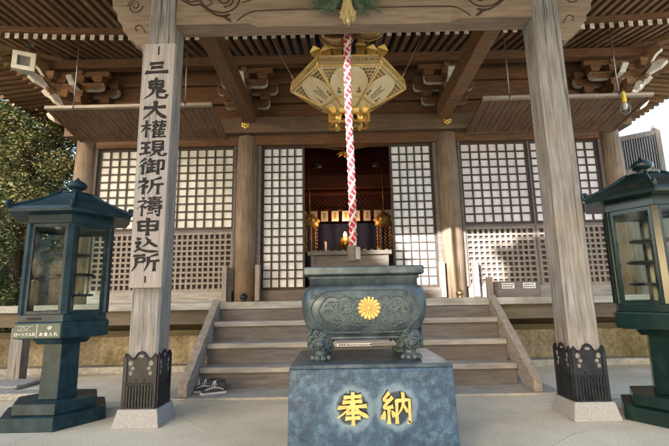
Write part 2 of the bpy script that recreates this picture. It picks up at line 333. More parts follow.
G = {
 'three': [('b', [(22, 20), (74, 15)]), ('b', [(27, 48), (71, 44)]), ('b', [(6, 82), (94, 78)])],
 'oni': [('s', [(52, 0), (38, 14)]), ('b', [(24, 15), (25, 47)]), ('k', [(24, 16), (76, 13), (73, 46)]), ('b', [(27, 30), (73, 29)]), ('b', [(26, 45), (73, 44)]),
         ('b', [(49, 14), (49, 44)]), ('s', [(42, 46), (34, 72), (4, 96)]), ('b', [(57, 46), (55, 76), (62, 90), (88, 91), (93, 76)]),
         ('s', [(74, 50), (64, 66), (76, 64)]), ('d', [(76, 54), (84, 68)])],
 'dai': [('b', [(8, 36), (92, 31)]), ('s', [(52, 2), (47, 44), (6, 96)]), ('r', [(50, 36), (66, 68), (96, 92)])],
 'gon': [('b', [(2, 32), (40, 28)]), ('b', [(22, 3), (22, 98)]), ('s', [(21, 34), (2, 70)]), ('d', [(25, 42), (37, 54)]),
         ('b', [(44, 13), (97, 11)]), ('b', [(58, 2), (58, 22)]), ('b', [(81, 2), (80, 22)]), ('k', [(49, 27), (66, 26), (64, 39), (50, 39), (49, 27)]),
         ('k', [(75, 27), (93, 26), (91, 39), (76, 39), (75, 27)]), ('s', [(58, 42), (40, 66)]), ('b', [(51, 56), (51, 99)]), ('d', [(72, 42), (77, 52)]),
         ('b', [(50, 56), (95, 54)]), ('b', [(51, 69), (91, 68)]), ('b', [(51, 81), (91, 80)]), ('b', [(50, 96), (98, 94)]), ('b', [(72, 55), (72, 95)])],
 'gen': [('b', [(6, 17), (42, 15)]), ('b', [(8, 47), (40, 45)]), ('b', [(2, 84), (44, 74)]), ('b', [(24, 17), (24, 80)]),
         ('b', [(53, 8), (53, 63)]), ('k', [(53, 9), (88, 7), (86, 63)]), ('b', [(54, 27), (86, 26)]), ('b', [(54, 44), (86, 43)]), ('b', [(54, 61), (86, 60)]),
         ('s', [(62, 63), (56, 82), (36, 98)]), ('b', [(75, 63), (75, 84), (82, 92), (97, 91), (99, 78)])],
 'go': [('s', [(26, 2), (4, 28)]), ('s', [(30, 24), (2, 54)]), ('b', [(18, 44), (18, 98)]), ('s', [(46, 3), (35, 24)]), ('b', [(41, 19), (65, 17)]),
        ('b', [(34, 38), (68, 36)]), ('b', [(51, 19), (51, 78)]), ('b', [(52, 57), (66, 56)]), ('b', [(38, 52), (38, 80)]), ('b', [(31, 86), (68, 76)]),
        ('k', [(74, 16), (95, 14), (94, 70), (84, 64)]), ('b', [(75, 14), (75, 99)])],
 'ki': NE + [('s', [(90, 4), (56, 18)]), ('s', [(56, 16), (55, 56), (40, 95)]), ('b', [(56, 43), (99, 40)]), ('b', [(79, 42), (79, 99)])],
 'tou': NE + [('b', [(46, 9), (94, 7)]), ('b', [(69, 0), (69, 18)]), ('b', [(50, 19), (89, 18)]), ('b', [(43, 29), (99, 27)]), ('b', [(50, 38), (92, 37)]),
         ('b', [(70, 28), (70, 48)]), ('b', [(43, 49), (99, 47)]), ('k', [(50, 58), (64, 57), (63, 69), (51, 69), (50, 58)]), ('b', [(68, 60), (99, 58)]),
         ('b', [(88, 50), (88, 95), (78, 88)]), ('d', [(73, 68), (79, 79)]), ('b', [(45, 84), (66, 81)])],
 'shin': [('b', [(16, 19), (19, 72)]), ('k', [(16, 20), (85, 18), (81, 72)]), ('b', [(19, 44), (81, 43)]), ('b', [(19, 69), (81, 68)]), ('b', [(50, 0), (50, 100)])],
 'komi': [('s', [(60, 20), (52, 44), (30, 66)]), ('r', [(46, 6), (62, 38), (92, 66)]), ('d', [(12, 8), (23, 22)]), ('b', [(6, 40), (24, 37), (14, 60), (24, 76)]),
          ('r', [(4, 92), (22, 78), (52, 90), (97, 92)])],
 'sho': [('b', [(4, 13), (46, 9)]), ('b', [(14, 26), (42, 24), (41, 47)]), ('b', [(14, 48), (42, 46)]), ('s', [(14, 25), (14, 62), (0, 97)]),
         ('s', [(92, 6), (58, 21)]), ('s', [(58, 20), (57, 60), (44, 97)]), ('b', [(58, 44), (99, 40)]), ('b', [(81, 42), (81, 99)])],
 'hou': [('b', [(24, 15), (78, 12)]), ('b', [(20, 30), (80, 27)]), ('b', [(6, 46), (94, 42)]), ('s', [(52, 0), (44, 44), (2, 78)]), ('r', [(52, 30), (68, 58), (99, 76)]),
         ('b', [(32, 63), (70, 61)]), ('b', [(28, 79), (74, 77)]), ('b', [(51, 50), (51, 101)])],
 'nou': [('b', [(28, 2), (10, 24), (30, 26)]), ('b', [(38, 16), (10, 48), (40, 45)]), ('b', [(25, 46), (25, 98)]), ('d', [(12, 60), (5, 84)]), ('d', [(36, 58), (44, 76)]),
         ('b', [(52, 26), (51, 98)]), ('k', [(52, 27), (94, 24), (93, 96), (86, 92)]), ('s', [(73, 2), (72, 40), (55, 70)]), ('r', [(73, 38), (88, 64)])],
}
def write_glyph(mb, key, cx, cz, w_, h_, yf, wd, th=.004, proud=.0006):
    for i, (kind, pts) in enumerate(G[key]):
        stroke(mb, pts, kind, wd, (cx, cz), (w_, h_), yf - th - proud * (i % 5), yf + .001)

# ================================================================ SETTING
g = MB()
n_ = 60
g.add([(-150, -150, 0), (150, -150, 0), (150, 200, 0), (-150, 200, 0)], [(0, 1, 2, 3)])
tag(g.build('ground', W['ground'], fix=False), None, None, kind='structure')
jt = MB()
for y in (5.43,): jt.box(-9, -2.5, y, y + .012, .0, .004); jt.box(2.5, 9, y, y + .012, .0, .004)
for (a, b) in (((-2.55, 5.44), (-4.4, 4.0)), ((2.6, 5.44), (4.6, 4.1))):
    d = Vector((b[0] - a[0], b[1] - a[1], 0)); L_ = d.length; an = math.atan2(d.y, d.x)
    jt.cbox(((a[0] + b[0]) / 2, (a[1] + b[1]) / 2, .002), (L_, .012, .004), (0, 0, an))
rc = random.Random(9)
for x0_, y0_, a_ in ((1.0, 3.2, 1.2), (-1.5, 4.3, 2.7), (2.0, 5.2, -.6)):
    x_, y_ = x0_, y0_
    for q in range(14):
        a_ += rc.uniform(-.35, .35); L_ = rc.uniform(.06, .13); x2_, y2_ = x_ + L_ * math.cos(a_), y_ + L_ * math.sin(a_)
        jt.cbox(((x_ + x2_) / 2, (y_ + y2_) / 2, .001), (L_, .0035, .002), (0, 0, a_)); x_, y_ = x2_, y2_
tag(jt.build('ground_joint', W['kerb']), None, None, kind='structure')
# earth bank on the left, rising away from the hall
bk = MB(); nx_, ny_ = 26, 30; pts = []
rnd = random.Random(3)
for j in range(ny_):
    for i in range(nx_):
        x = -7.6 - i * .75; y = 1.5 + j * 1.15
        e = max(0, -7.9 - x); z = -.1 + 3.0 * (1 - math.exp(-e / 2.2)) + .62 * max(0, e - 2) + .5 * math.sin(x * 1.3 + y * .8) * min(1, e / 2) + rnd.uniform(-.15, .15) * min(1, e)
        pts.append((x, y, z * min(1, .25 + j * .12)))
bk.add(pts, [(j * nx_ + i, j * nx_ + i + 1, (j + 1) * nx_ + i + 1, (j + 1) * nx_ + i) for j in range(ny_ - 1) for i in range(nx_ - 1)], 0, True)
tag(bk.build('hillside', W['bank']), None, None, kind='structure')

# ================================================================ THE HALL
hall = thing('temple_hall', 'large weathered timber temple hall with shoji doors, raised shutters and deep rafter eaves', 'temple', (0, 9, 0))
HALL = hall
class PB(MB):      # parts of the hall are modelled in world coordinates and moved under the hall's empty
    pass
def hpart(mb, name, mats, bevel=0, parent=None, label=None):
    o = mb.build(name, mats, parent or HALL, bevel)
    if (parent or HALL) is HALL: o.matrix_parent_inverse = Matrix.Translation((0, -9, 0))
    if label: o['label'] = label
    return o
CX = [-5.84, -2.22, 2.22, 5.84]; YC = 9.07; VZ = 1.18; HY = YC + 5.84; RH = 5.84
# columns
for x in CX:
    c = MB(); c.lathe([(.235, VZ - .1), (.24, 2.5), (.24, 4.0), (.225, 4.78), (.20, 4.82)], (x, YC, 0), 32)
    hpart(c, 'column', W['column'])
for x in (-5.84, 5.84):
    c = MB(); c.lathe([(.235, VZ - .1), (.24, 2.5), (.225, 4.82)], (x, YC + 3.9, 0), 24); hpart(c, 'column', W['column'])
# side walls, plain boards between side columns
for s in (-1, 1):
    c = MB(); c.box(s * 5.84 - .05, s * 5.84 + .05, YC + .24, YC + 3.66, VZ, 6.6); c.box(s * 5.84 - .05, s * 5.84 + .05, YC + 4.14, HY + 5.8, VZ, 6.6)
    hpart(c, 'side_wall', W['brown_z'])
c = MB(); c.box(-5.8, 5.8, HY + 5.75, HY + 5.85, 0, 6.6); hpart(c, 'rear_wall', W['brown_z'])
# long tie beam with gilt ornaments, and lighter beam over the doors
c = MB(); c.box(-6.25, 6.25, YC - .27, YC + .2, 4.84, 5.20); hpart(c, 'lintel_beam', W['lintel'], .012)
c = MB(); c.box(-5.6, 5.6, YC - .12, YC + .16, 4.60, 4.835); hpart(c, 'door_head', W['brown_x'], .008)
for x in CX:
    o = MB()
    M = Matrix.Translation((x, YC - .275, 5.02)) @ Matrix.Rotation(R(90), 4, 'X')
    for k in range(6):
        a = R(60 * k + 30); o.lathe([(.03, -.004), (.048, .008), (.04, .018), (.01, .022)], (.052 * math.cos(a), .052 * math.sin(a), 0), 12, M=M)
    o.lathe([(.055, 0), (.05, .02), (.03, .035), (.008, .045)], (0, 0, 0), 16, M=M)
    hpart(o, 'gilt_stud', W['gold'])
# upper wall boards between lintel and purlin
for k, (z0, z1, dy) in enumerate(((5.205, 5.62, .02), (5.63, 5.76, -.06), (5.77, 6.10, .02), (6.11, 6.22, -.05), (6.23, 6.55, .02))):
    c = MB(); c.box(-5.84, 5.84, YC + dy, YC + .14, z0, z1); hpart(c, 'upper_wall_board', W['brown_x'], .006)
c = MB(); c.box(-6.6, 6.6, 8.50, 8.72, 6.30, 6.505); hpart(c, 'eave_purlin', W['brown_x'], .01)
for s in (-1, 1):
    c = MB(); c.box(s * 6.41 - .11, s * 6.41 + .11, 8.73, 20.5, 6.30, 6.505); hpart(c, 'eave_purlin', W['brown_y'], .01)

# --- eaves: profile as a function of overhang d and position s along the eave
RISE = .0009
def rise(s, d): return RISE * abs(s) ** 3 * max(0, d) / 2.87
def zj(d): return 6.197 + .287 * (1.62 - d)
def zh(d): return 6.44 - .15 * (d - 1.62)
def place(side, s, d, z):
    if side == 0: return (s, YC - d, z)
    return (side * (RH + d), HY + s, z)
def rafter_mb(side, s, d0, d1, zf, wd, ht, endpaint=True):
    m = MB(); p = []
    steps = [d0, d1] if d1 - d0 < .9 else [d0, (d0 + d1) / 2, d1]
    ring = []
    for d in steps:
        z = zf(d) + rise(s, d)
        ring.append([place(side, s - wd / 2, d, z), place(side, s + wd / 2, d, z), place(side, s + wd / 2, d, z + ht), place(side, s - wd / 2, d, z + ht)])
    vs_ = [q for r_ in ring for q in r_]; fs = [(0, 1, 2, 3)]
    for k in range(len(ring) - 1):
        for i in range(4): fs.append((4 * k + i, 4 * k + (i + 1) % 4, 4 * k + 4 + (i + 1) % 4, 4 * k + 4 + i))
    m.add(vs_, fs)
    e = len(ring) * 4 - 4; o = len(ring) - 1
    m.add(ring[o], [(0, 1, 2, 3)], 1)
    return m
SP = .187
# front rafters: 80 base rafters, 93 flying rafters
for i in range(-39, 41):
    s = (i - .5) * SP
    o = rafter_mb(0, s, max(-.05, abs(s) - RH - .0), 1.62, zj, .088, .115)
    if abs(s) - RH < 1.5: hpart(o, 'rafter', [W['rafter'], W['end']])
for i in range(-45, 47):
    s = (i - .5) * SP
    d0 = max(1.45, abs(s) - RH)
    if d0 < 2.8: hpart(rafter_mb(0, s, d0, 2.87, zh, .085, .10), 'flying_rafter', [W['rafter'], W['end']])
for side in (-1, 1):
    for i in range(-46, -2):
        s = (i + .5) * SP; d0 = max(.3, -s - RH)
        if d0 < 1.5: hpart(rafter_mb(side, s, d0, 1.62, zj, .09, .115), 'side_rafter', [W['side_rafter'], W['side_rafter']])
        d0 = max(1.45, -s - RH)
        if d0 < 2.8: hpart(rafter_mb(side, s, d0, 2.87, zh, .085, .10), 'side_flying_rafter', [W['side_rafter'], W['side_rafter']])
# strips: kioi over the base rafter ends, fascia at the tips, soffit boards, roof
def eave_strip(side, d0, d1, zf0, h, name, m, smax=None):
    mb = MB(); N = 40; vs_ = []; fs = []
    lim0, lim1 = RH + d0, RH + d1
    for k in range(N + 1):
        t = -1 + 2 * k / N
        for d, lim in ((d0, lim0), (d1, lim1)):
            s = t * lim; z = zf0(d) + rise(s, d)
            if side: s = s if t < 0 else min(s, lim)
            vs_ += [place(side, s, d, z), place(side, s, d, z + h)]
    for k in range(N):
        a = 4 * k; b = a + 4
        fs += [(a, b, b + 2, a + 2), (a + 1, a + 3, b + 3, b + 1), (a, a + 1, b + 1, b), (a + 2, b + 2, b + 3, a + 3)]
    mb.add(vs_, fs); return hpart(mb, name, m)
for side in (0, -1, 1):
    mg = W['brown_x'] if side == 0 else W['brown_y']
    eave_strip(side, 1.55, 1.66, lambda d: zj(1.62) + .118, .115, 'eave_batten', mg)
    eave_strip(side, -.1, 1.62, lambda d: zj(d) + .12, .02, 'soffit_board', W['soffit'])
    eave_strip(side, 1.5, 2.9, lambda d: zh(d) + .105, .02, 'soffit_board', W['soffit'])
    eave_strip(side, 2.84, 2.95, lambda d: zh(2.87) + .13, .10, 'eave_fascia', mg)
    # roof surface
    mb = MB(); N = 24; Mr = 8; vs_ = []
    for j in range(Mr + 1):
        v = j / Mr; d = 3.0 - v * (3.0 + RH); z0 = zh(2.87) + .24
        for k in range(N + 1):
            t = -1 + 2 * k / N; s = t * (RH + d); zz = z0 + (v ** 1.5) * 5.2 + RISE * abs(t * 8.8) ** 3 * (1 - v) ** 2
            vs_.append(place(side, s, d, zz))
    mb.add(vs_, [(j * (N + 1) + k, j * (N + 1) + k + 1, (j + 1) * (N + 1) + k + 1, (j + 1) * (N + 1) + k) for j in range(Mr) for k in range(N)], 0, True)
    hpart(mb, 'roof', W['tile'])
for sx in (-1, 1):   # hip rafters
    mb = MB()
    def hp(d, w_, z): return [(sx * (RH + d) + w_, YC - d + w_ * sx, z), (sx * (RH + d) - w_, YC - d - w_ * sx, z)]
    seg = []
    for d in (-.1, .8, 1.62, 2.25, 2.98):
        z = (zj(d) if d < 1.65 else zh(d)) - .10 + rise(RH + d, d)
        seg.append((hp(d, .07, z), hp(d, .07, z + .26)))
    vs_ = [q for a, b in seg for q in (a[0], a[1], b[1], b[0])]
    fs = [(0, 1, 2, 3), (16, 17, 18, 19)]
    for k in range(4):
        for i in range(4): fs.append((4 * k + i, 4 * k + (i + 1) % 4, 4 * k + 4 + (i + 1) % 4, 4 * k + 4 + i))
    mb.add(vs_, fs); hpart(mb, 'hip_rafter', W['side_rafter'])

# --- bracket complexes
def arm_poly(L, h, nose=.12):     # curved bracket arm profile (u along, v up) centred
    P = [(-L / 2, h), (-L / 2, h * .45)]
    P += [(-L / 2 + nose * (1 - math.cos(a)), h * .45 - h * .45 * math.sin(a)) for a in [R(x) for x in (20, 45, 70, 90)]]
    P += [(-u, v) for u, v in P[::-1]]
    return P
def block(m, x, y, z, s=.13, h=.13):
    m.frustum((x, y, z), (s * .68, s * .68), (s, s), h * .42); m.box(x - s, x + s, y - s, y + s, z + h * .42 + .001, z + h)
def nosing_poly(L, h):  # carved elephant nose: scroll at the end; u from 0 outwards
    return [(0, 0), (L * .35, -.01), (L * .55, -h * .12), (L * .78, -h * .02), (L * .98, h * .35), (L * 1.08, h * .8), (L * 1.0, h * 1.12), (L * .86, h * 1.1),
            (L * .88, h * .82), (L * .78, h * .62), (L * .62, h * .66), (L * .48, h * .95), (L * .3, h), (0, h)]
def bracket(x, corner=0):
    root = empty_part('bracket_set', HALL, (x, YC, 5.2)); root.matrix_parent_inverse = Matrix.Translation((0, -9, 0))
    def p(mb, name, mats, bev=.006): return mb.build(name, mats, root, bev)
    m = MB(); block(m, 0, 0, .0, .24, .24); p(m, 'bearing_block', W['brown_x'])
    def arm(y, z, L, wd=.12, h=.18, u0=0):
        m = MB(); m.prism([(a + u0, b + z) for a, b in arm_poly(L, h)], y - wd / 2, y + wd / 2, 'y', edge=lambda a, b: min(abs(a[0] - u0), abs(b[0] - u0)) > L / 2 - .13 and (a[1] + b[1]) / 2 < z + h - .01)
        p(m, 'bracket_arm', [W['brown_x'], W['gofun']])
        for sgn in (-1, 1):
            e = MB(); e.box(u0 + sgn * L / 2 - .004 * (sgn < 0), u0 + sgn * L / 2 + .004 * (sgn > 0), y - wd / 2 + .004, y + wd / 2 - .004, z + h * .46, z + h - .004)
            p(e, 'arm_end', W['end'], 0)
    def block_row(y, z, xs, s=.115, h=.14):
        for bx in xs:
            m = MB(); block(m, bx, y, z, s, h); p(m, 'small_block', W['brown_x'])
    arm(0 - .12, .26, 1.0); block_row(-.12, .445, (-.4, 0, .4))
    arm(-.12, .60, 1.35); block_row(-.12, .785, (-.58, 0, .58))
    # projecting arms (towards the viewer)
    m = MB(); m.prism([(-.05, .27), (-.42, .27), (-.52, .33), (-.55, .45), (-.05, .45)], -.065, .065, 'x'); p(m, 'projecting_arm', W['brown_y'])
    block_row(-.44, .46, (0,))
    arm(-.44, .61, 1.0, h=.17); block_row(-.44, .785, (-.4, 0, .4)); 
    m = MB(); m.prism([(-u - .1, v + .60) for u, v in nosing_poly(.75, .17)], -.06, .06, 'x', edge=lambda a, b: (a[0] + b[0]) / 2 < -.42); p(m, 'carved_nosing', [W['brown_y'], W['gofun']])
    e = MB(); e.prism([(-u - .1, v + .60) for u, v in [(.44 * 1.5, .0), (.75, .08), (.81, .13), (.77, .18), (.70, .16)]], -.064, .064, 'x'); p(e, 'nosing_tip', W['gofun'], 0)
    m = MB(); m.box(-.62, .62, -.50, -.38, .925, 1.05); p(m, 'purlin_bearer', W['brown_x'])
    m = MB(); m.box(-.06, .06, -.55, 0, .93, 1.06); p(m, 'projecting_arm', W['brown_y'])
    if corner:
        sx = corner
        for z, L in ((.02, .72), (.58, .88)):
            m = MB(); m.prism([(sx * (u + .12), v * 1.25 + z) for u, v in nosing_poly(L, .19)], -.07 - .12, .07 - .12, 'y', edge=lambda a, b: abs(a[0] + b[0]) / 2 > L * .3); p(m, 'carved_nosing', [W['brown_x'], W['gofun']])
            e = MB(); e.prism([(sx * (u + .12), v * 1.25 + z) for u, v in [(L * .78, -.01), (L * .985, .066), (L * 1.09, .152), (L * 1.0, .216), (L * .93, .2)]], -.075 - .12, .075 - .12, 'y')
            p(e, 'nosing_tip', W['gofun'], 0)
        # diagonal arms
        for z, L in ((.27, .75), (.60, 1.15)):
            M = Matrix.Rotation(R(-45 if sx > 0 else -135), 4, 'Z')
            m = MB(); m.prism([(u, v * 1.1 + z) for u, v in nosing_poly(L, .19)], -.07, .07, 'y', M=M, edge=lambda a, b: (a[0] + b[0]) / 2 > L * .3); p(m, 'diagonal_arm', [W['side_rafter'], W['gofun']])
            e = MB(); e.prism([(u, v * 1.1 + z) for u, v in [(L * .74, -.004), (L * .985, .066), (L * 1.09, .152), (L * 1.0, .216), (L * .9, .2)]], -.075, .075, 'y', M=M); p(e, 'nosing_tip', W['gofun'], 0)
            m = MB(); q = M @ Vector((L * .72, 0, 0)); block(m, q.x, q.y, z + .21, .13, .16); p(m, 'small_block', W['side_rafter'])
        # S-shaped strut to the hip rafter, pale carved board
        M = Matrix.Rotation(R(-45 if sx > 0 else -135), 4, 'Z')
        S = [(.72, .55), (.86, .55), (1.0, .68), (.98, .84), (1.08, .98), (1.2, 1.06), (1.14, 1.2), (1.0, 1.14), (.88, 1.0), (.86, .82), (.84, .68), (.72, .62)]
        m = MB(); m.prism(S, -.07, .07, 'y', M=M, edge=lambda a, b: a[0] + b[0] > 1.9); p(m, 'hip_strut', [W['side_rafter'], W['gofun']])
bracket(CX[0], -1); bracket(CX[1]); bracket(CX[2]); bracket(CX[3], 1)

# --- doors, shoji and lattice bays
def grid_panel(x0, x1, z0, z1, y, nc, nr, paper, name='shoji_panel', fr=.05, mw=.031, label=None):
    root = MB()   # frame
    root.box(x0, x0 + fr, y - .02, y + .02, z0, z1); root.box(x1 - fr, x1, y - .02, y + .02, z0, z1)
    root.box(x0 + fr + .001, x1 - fr - .001, y - .019, y + .019, z0, z0 + fr * 1.3); root.box(x0 + fr + .001, x1 - fr - .001, y - .019, y + .019, z1 - fr, z1)
    a0, a1, b0, b1 = x0 + fr, x1 - fr, z0 + fr * 1.3, z1 - fr
    for i in range(1, nc):
        x = a0 + (a1 - a0) * i / nc; root.box(x - mw / 2, x + mw / 2, y - .014, y + .010, b0 - .002, b1 + .002)
    for j in range(1, nr):
        z = b0 + (b1 - b0) * j / nr; root.box(a0 - .002, a1 + .002, y - .017, y + .007, z - mw / 2, z + mw / 2)
    f = hpart(root, name, W['muntin'])
    if label: f['label'] = label
    pm = MB(); rr = random.Random(int(x0 * 100))
    for i in range(nc):
        for j in range(nr):
            xa, xb = a0 + (a1 - a0) * i / nc, a0 + (a1 - a0) * (i + 1) / nc; za, zb = b0 + (b1 - b0) * j / nr, b0 + (b1 - b0) * (j + 1) / nr
            yy = y + .0105 + .0015 * rr.random()
            t = [rr.uniform(-.0015, .0015) for _ in range(4)]
            pm.add([(xa, yy + t[0], za), (xb, yy + t[1], za), (xb, yy + t[2], zb), (xa, yy + t[3], zb)], [(0, 1, 2, 3)])
    pp = pm.build('paper', paper, f, fix=False); return f
def lattice_panel(x0, x1, z0, z1, y, step=.118, bw=.043):
    m = MB(); nc = round((x1 - x0 - .1) / step); nr = round((z1 - z0 - .1) / (step * .98))
    m.box(x0, x0 + .05, y - .025, y + .02, z0, z1); m.box(x1 - .05, x1, y - .025, y + .02, z0, z1)
    m.box(x0 + .051, x1 - .051, y - .024, y + .019, z0, z0 + .06); m.box(x0 + .051, x1 - .051, y - .024, y + .019, z1 - .06, z1)
    for i in range(1, nc): x = x0 + .05 + (x1 - x0 - .1) * i / nc; m.box(x - bw / 2, x + bw / 2, y - .016, y + .012, z0 + .05, z1 - .05)
    for j in range(1, nr): z = z0 + .06 + (z1 - z0 - .12) * j / nr; m.box(x0 + .05, x1 - .05, y - .020, y + .008, z - bw / 2, z + bw / 2)
    f = hpart(m, 'lattice_panel', W['lattice'])
    b = MB(); b.box(x0 + .02, x1 - .02, y + .045, y + .06, z0 + .02, z1 - .02); b.build('backing', W['lattice_back'], f)
    return f
for sgn in (-1, 1):
    xs = sorted((sgn * 2.50, sgn * 4.03, sgn * 5.56))
    pa = W['paper_warm'] if sgn < 0 else W['paper_pink']
    for a, b in ((xs[0], xs[1] - .02), (xs[1] + .02, xs[2])):
        grid_panel(a, b, 2.72, 4.60, YC, 7, 10, pa)
        lattice_panel(a, b, 1.40, 2.68, YC)
    m = MB(); m.box(xs[1] - .02, xs[1] + .02, YC - .04, YC + .03, 1.4, 4.6); hpart(m, 'mullion', W['riser'])
    m = MB(); m.box(min(xs), max(xs), YC - .035, YC + .03, 2.68, 2.72); hpart(m, 'mid_rail', W['riser'])
    m = MB(); m.box(min(xs), max(xs), YC - .06, YC + .10, VZ + .001, 1.40); hpart(m, 'sill_board', W['tread'], .006)
    grid_panel(*sorted((sgn * .95, sgn * 1.90)), 1.40, 4.60, YC + .03 + (.0), 5, 17, W['paper'], 'sliding_door')
    # jambs between door and column, short end boards
    m = MB(); m.box(*sorted((sgn * 1.905, sgn * 1.985)), YC - .07, YC + .1, 1.19, 4.6); hpart(m, 'door_jamb', W['riser'])
    for u in (2.475, 5.59): m = MB(); m.box(*sorted((sgn * (u - .02), sgn * (u + .03))), YC - .08, YC + .1, 1.401, 4.6); hpart(m, 'door_jamb', W['riser'])
    for u in (1.87, 2.56): m = MB(); m.box(*sorted((sgn * (u), sgn * (u + .10))), YC - .26, YC - .10, 1.19, 1.93); hpart(m, 'rail_stub', W['lattice'], .006)
m = MB(); m.box(-1.98, 1.98, YC - .10, YC + .12, VZ + .001, 1.40); hpart(m, 'threshold', W['riser'], .006)
# veranda
m = MB(); m.box(-7.2, 7.2, 7.0, YC + .3, VZ - .06, VZ - .001); hpart(m, 'veranda_floor', W['tread'], .004)
m = MB(); m.box(-7.2, 7.2, 6.83, 6.998, VZ - .115, VZ + .0); hpart(m, 'veranda_edge', W['fascia'], .008)
m = MB(); m.box(-7.2, 7.2, 6.93, 7.05, VZ - .34, VZ - .12); hpart(m, 'veranda_beam', W['under'], .006)
for x in [-5.35, 5.35]: m = MB(); m.box(x - .1, x + .1, 6.86, 7.04, 0, VZ - .345) ; hpart(m, 'veranda_post', W['post'], .008)
for x in [v * .9 - 6.75 for v in range(16)]:
    m = MB(); m.box(x - .06, x + .06, 7.06, 9.3, VZ - .24, VZ - .062); hpart(m, 'floor_joist', W['under'])
m = MB(); m.box(-7.4, 7.4, 7.78, 8.0, .12, .60); hpart(m, 'foundation_wall', W['plaster'])
m = MB(); m.box(-7.4, 7.4, 7.80, 7.98, .601, .70); hpart(m, 'ground_beam', W['under'], .004)
m = MB(); m.box(-7.4, 7.4, 7.55, 8.02, .0, .115); hpart(m, 'foundation_kerb', W['kerb'], .01)
m = MB(); m.box(-7.0, 7.0, 8.9, 9.0, 0, VZ - .25); hpart(m, 'underfloor_wall', W['under'])
# stairs
st = empty_part('staircase', HALL, (0, -9 + 5.95, 0)); SY = 5.95
def spart(mb, name, m, bev=.006): return mb.build(name, m, st, bev)
for k in range(4):
    yr = 5.97 + k * .287; z0 = .03 if k == 0 else .03 + k * .287 - .001
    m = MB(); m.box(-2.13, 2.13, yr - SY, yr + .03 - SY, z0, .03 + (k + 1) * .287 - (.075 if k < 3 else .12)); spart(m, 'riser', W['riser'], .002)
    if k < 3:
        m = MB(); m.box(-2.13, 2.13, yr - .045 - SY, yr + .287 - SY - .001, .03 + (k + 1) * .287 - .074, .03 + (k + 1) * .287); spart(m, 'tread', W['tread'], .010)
for s in (-1, 1):
    y0, y1 = 5.49 - SY, 6.86 - SY
    poly = [(y0, .035), (y0, .17), (y1, 1.27), (y1 + .0, 1.18 - .14), (y1, .62), (y0 + .62, .035)]
    m = MB(); m.prism([(y0, .035), (y0, .175), (y1, 1.225), (y1, .88), (y0 + .30, .035)], *sorted((s * 2.135, s * 2.245)), 'x'); spart(m, 'stringer', W['stringer'], .006)
m = MB(); m.box(-2.5, 2.5, 5.46 - SY, 7.3 - SY, .0, .03); spart(m, 'foot_slab', W['slab'], .006)
st.matrix_parent_inverse = Matrix.Translation((0, 0, 0))
# label strip stuck to the second riser
m = MB(); m.box(-.28, .215, 6.21, 6.214, .535, .575)
lb = MB(); rr = random.Random(5)
x = -.25
while x < .19:
    w_ = rr.uniform(.012, .03); lb.box(x, x + w_, 6.208, 6.2099, .545, .545 + rr.uniform(.012, .02)); x += w_ + .008
o = m.build('step_label', W['white']); tag(o, 'thin white printed strip stuck on a stair riser, seen beneath the censer', 'label'); lb.build('printing', W['ink'], o)

# raised shutters with hanging rods
def shutter(x0, x1, lab, rods):
    yf, yb, zf, zb = 7.60, 8.80, 4.93, 4.70
    sl = (zb - zf) / (yb - yf)
    root = empty_part('raised_shutter', HALL, (0, -9, 0), lab); root.matrix_parent_inverse = Matrix.Identity(4)
    def z(y): return zf + (y - yf) * sl
    nb = 27
    m = MB()
    for i in range(nb):
        a = x0 + .06 + (x1 - x0 - .12) * i / nb; b = x0 + .06 + (x1 - x0 - .12) * (i + 1) / nb - .009; dz = random.uniform(0, .010)
        m.hexa([(a, yf + .06, z(yf + .06) + dz), (b, yf + .06, z(yf + .06) + dz), (b, yb - .05, z(yb - .05) + dz), (a, yb - .05, z(yb - .05) + dz),
                (a, yf + .06, z(yf + .06) + .035), (b, yf + .06, z(yf + .06) + .035), (b, yb - .05, z(yb - .05) + .035), (a, yb - .05, z(yb - .05) + .035)])
    m.build('shutter_board', W['shutter'], root)
    for (a, b, c, d, nm, mt) in ((x0, x1, yf, yf + .06, 'front_rail', 'pale_edge'), (x0, x1, yb - .05, yb, 'rear_rail', 'shutter'),
                             (x0, x0 + .06, yf + .061, yb - .051, 'side_rail', 'shutter'), (x1 - .06, x1, yf + .061, yb - .051, 'side_rail', 'shutter')):
        m = MB(); m.hexa([(a, c, z(c) - .008), (b, c, z(c) - .008), (b, d, z(d) - .008), (a, d, z(d) - .008), (a, c, z(c) + .05), (b, c, z(c) + .05), (b, d, z(d) + .05), (a, d, z(d) + .05)])
        m.build(nm, W[mt], root)
    for x in rods:
        m = MB(); m.tube([(x, 7.62, 6.45), (x, 7.63, 5.0)], .013, 8); m.tube([(x, 7.62, 5.0), (x, 7.60, 4.95), (x, 7.59, 4.90)], .02, 8); m.build('hanging_rod', W['steel'], root)
shutter(-5.86, -2.62, 'left hand raised shutter of warm brown boards above the yellowish shoji', (-5.31, -3.14))
shutter(2.60, 5.86, 'right hand raised shutter of greyish brown boards above the pink white shoji', (3.12, 5.21))

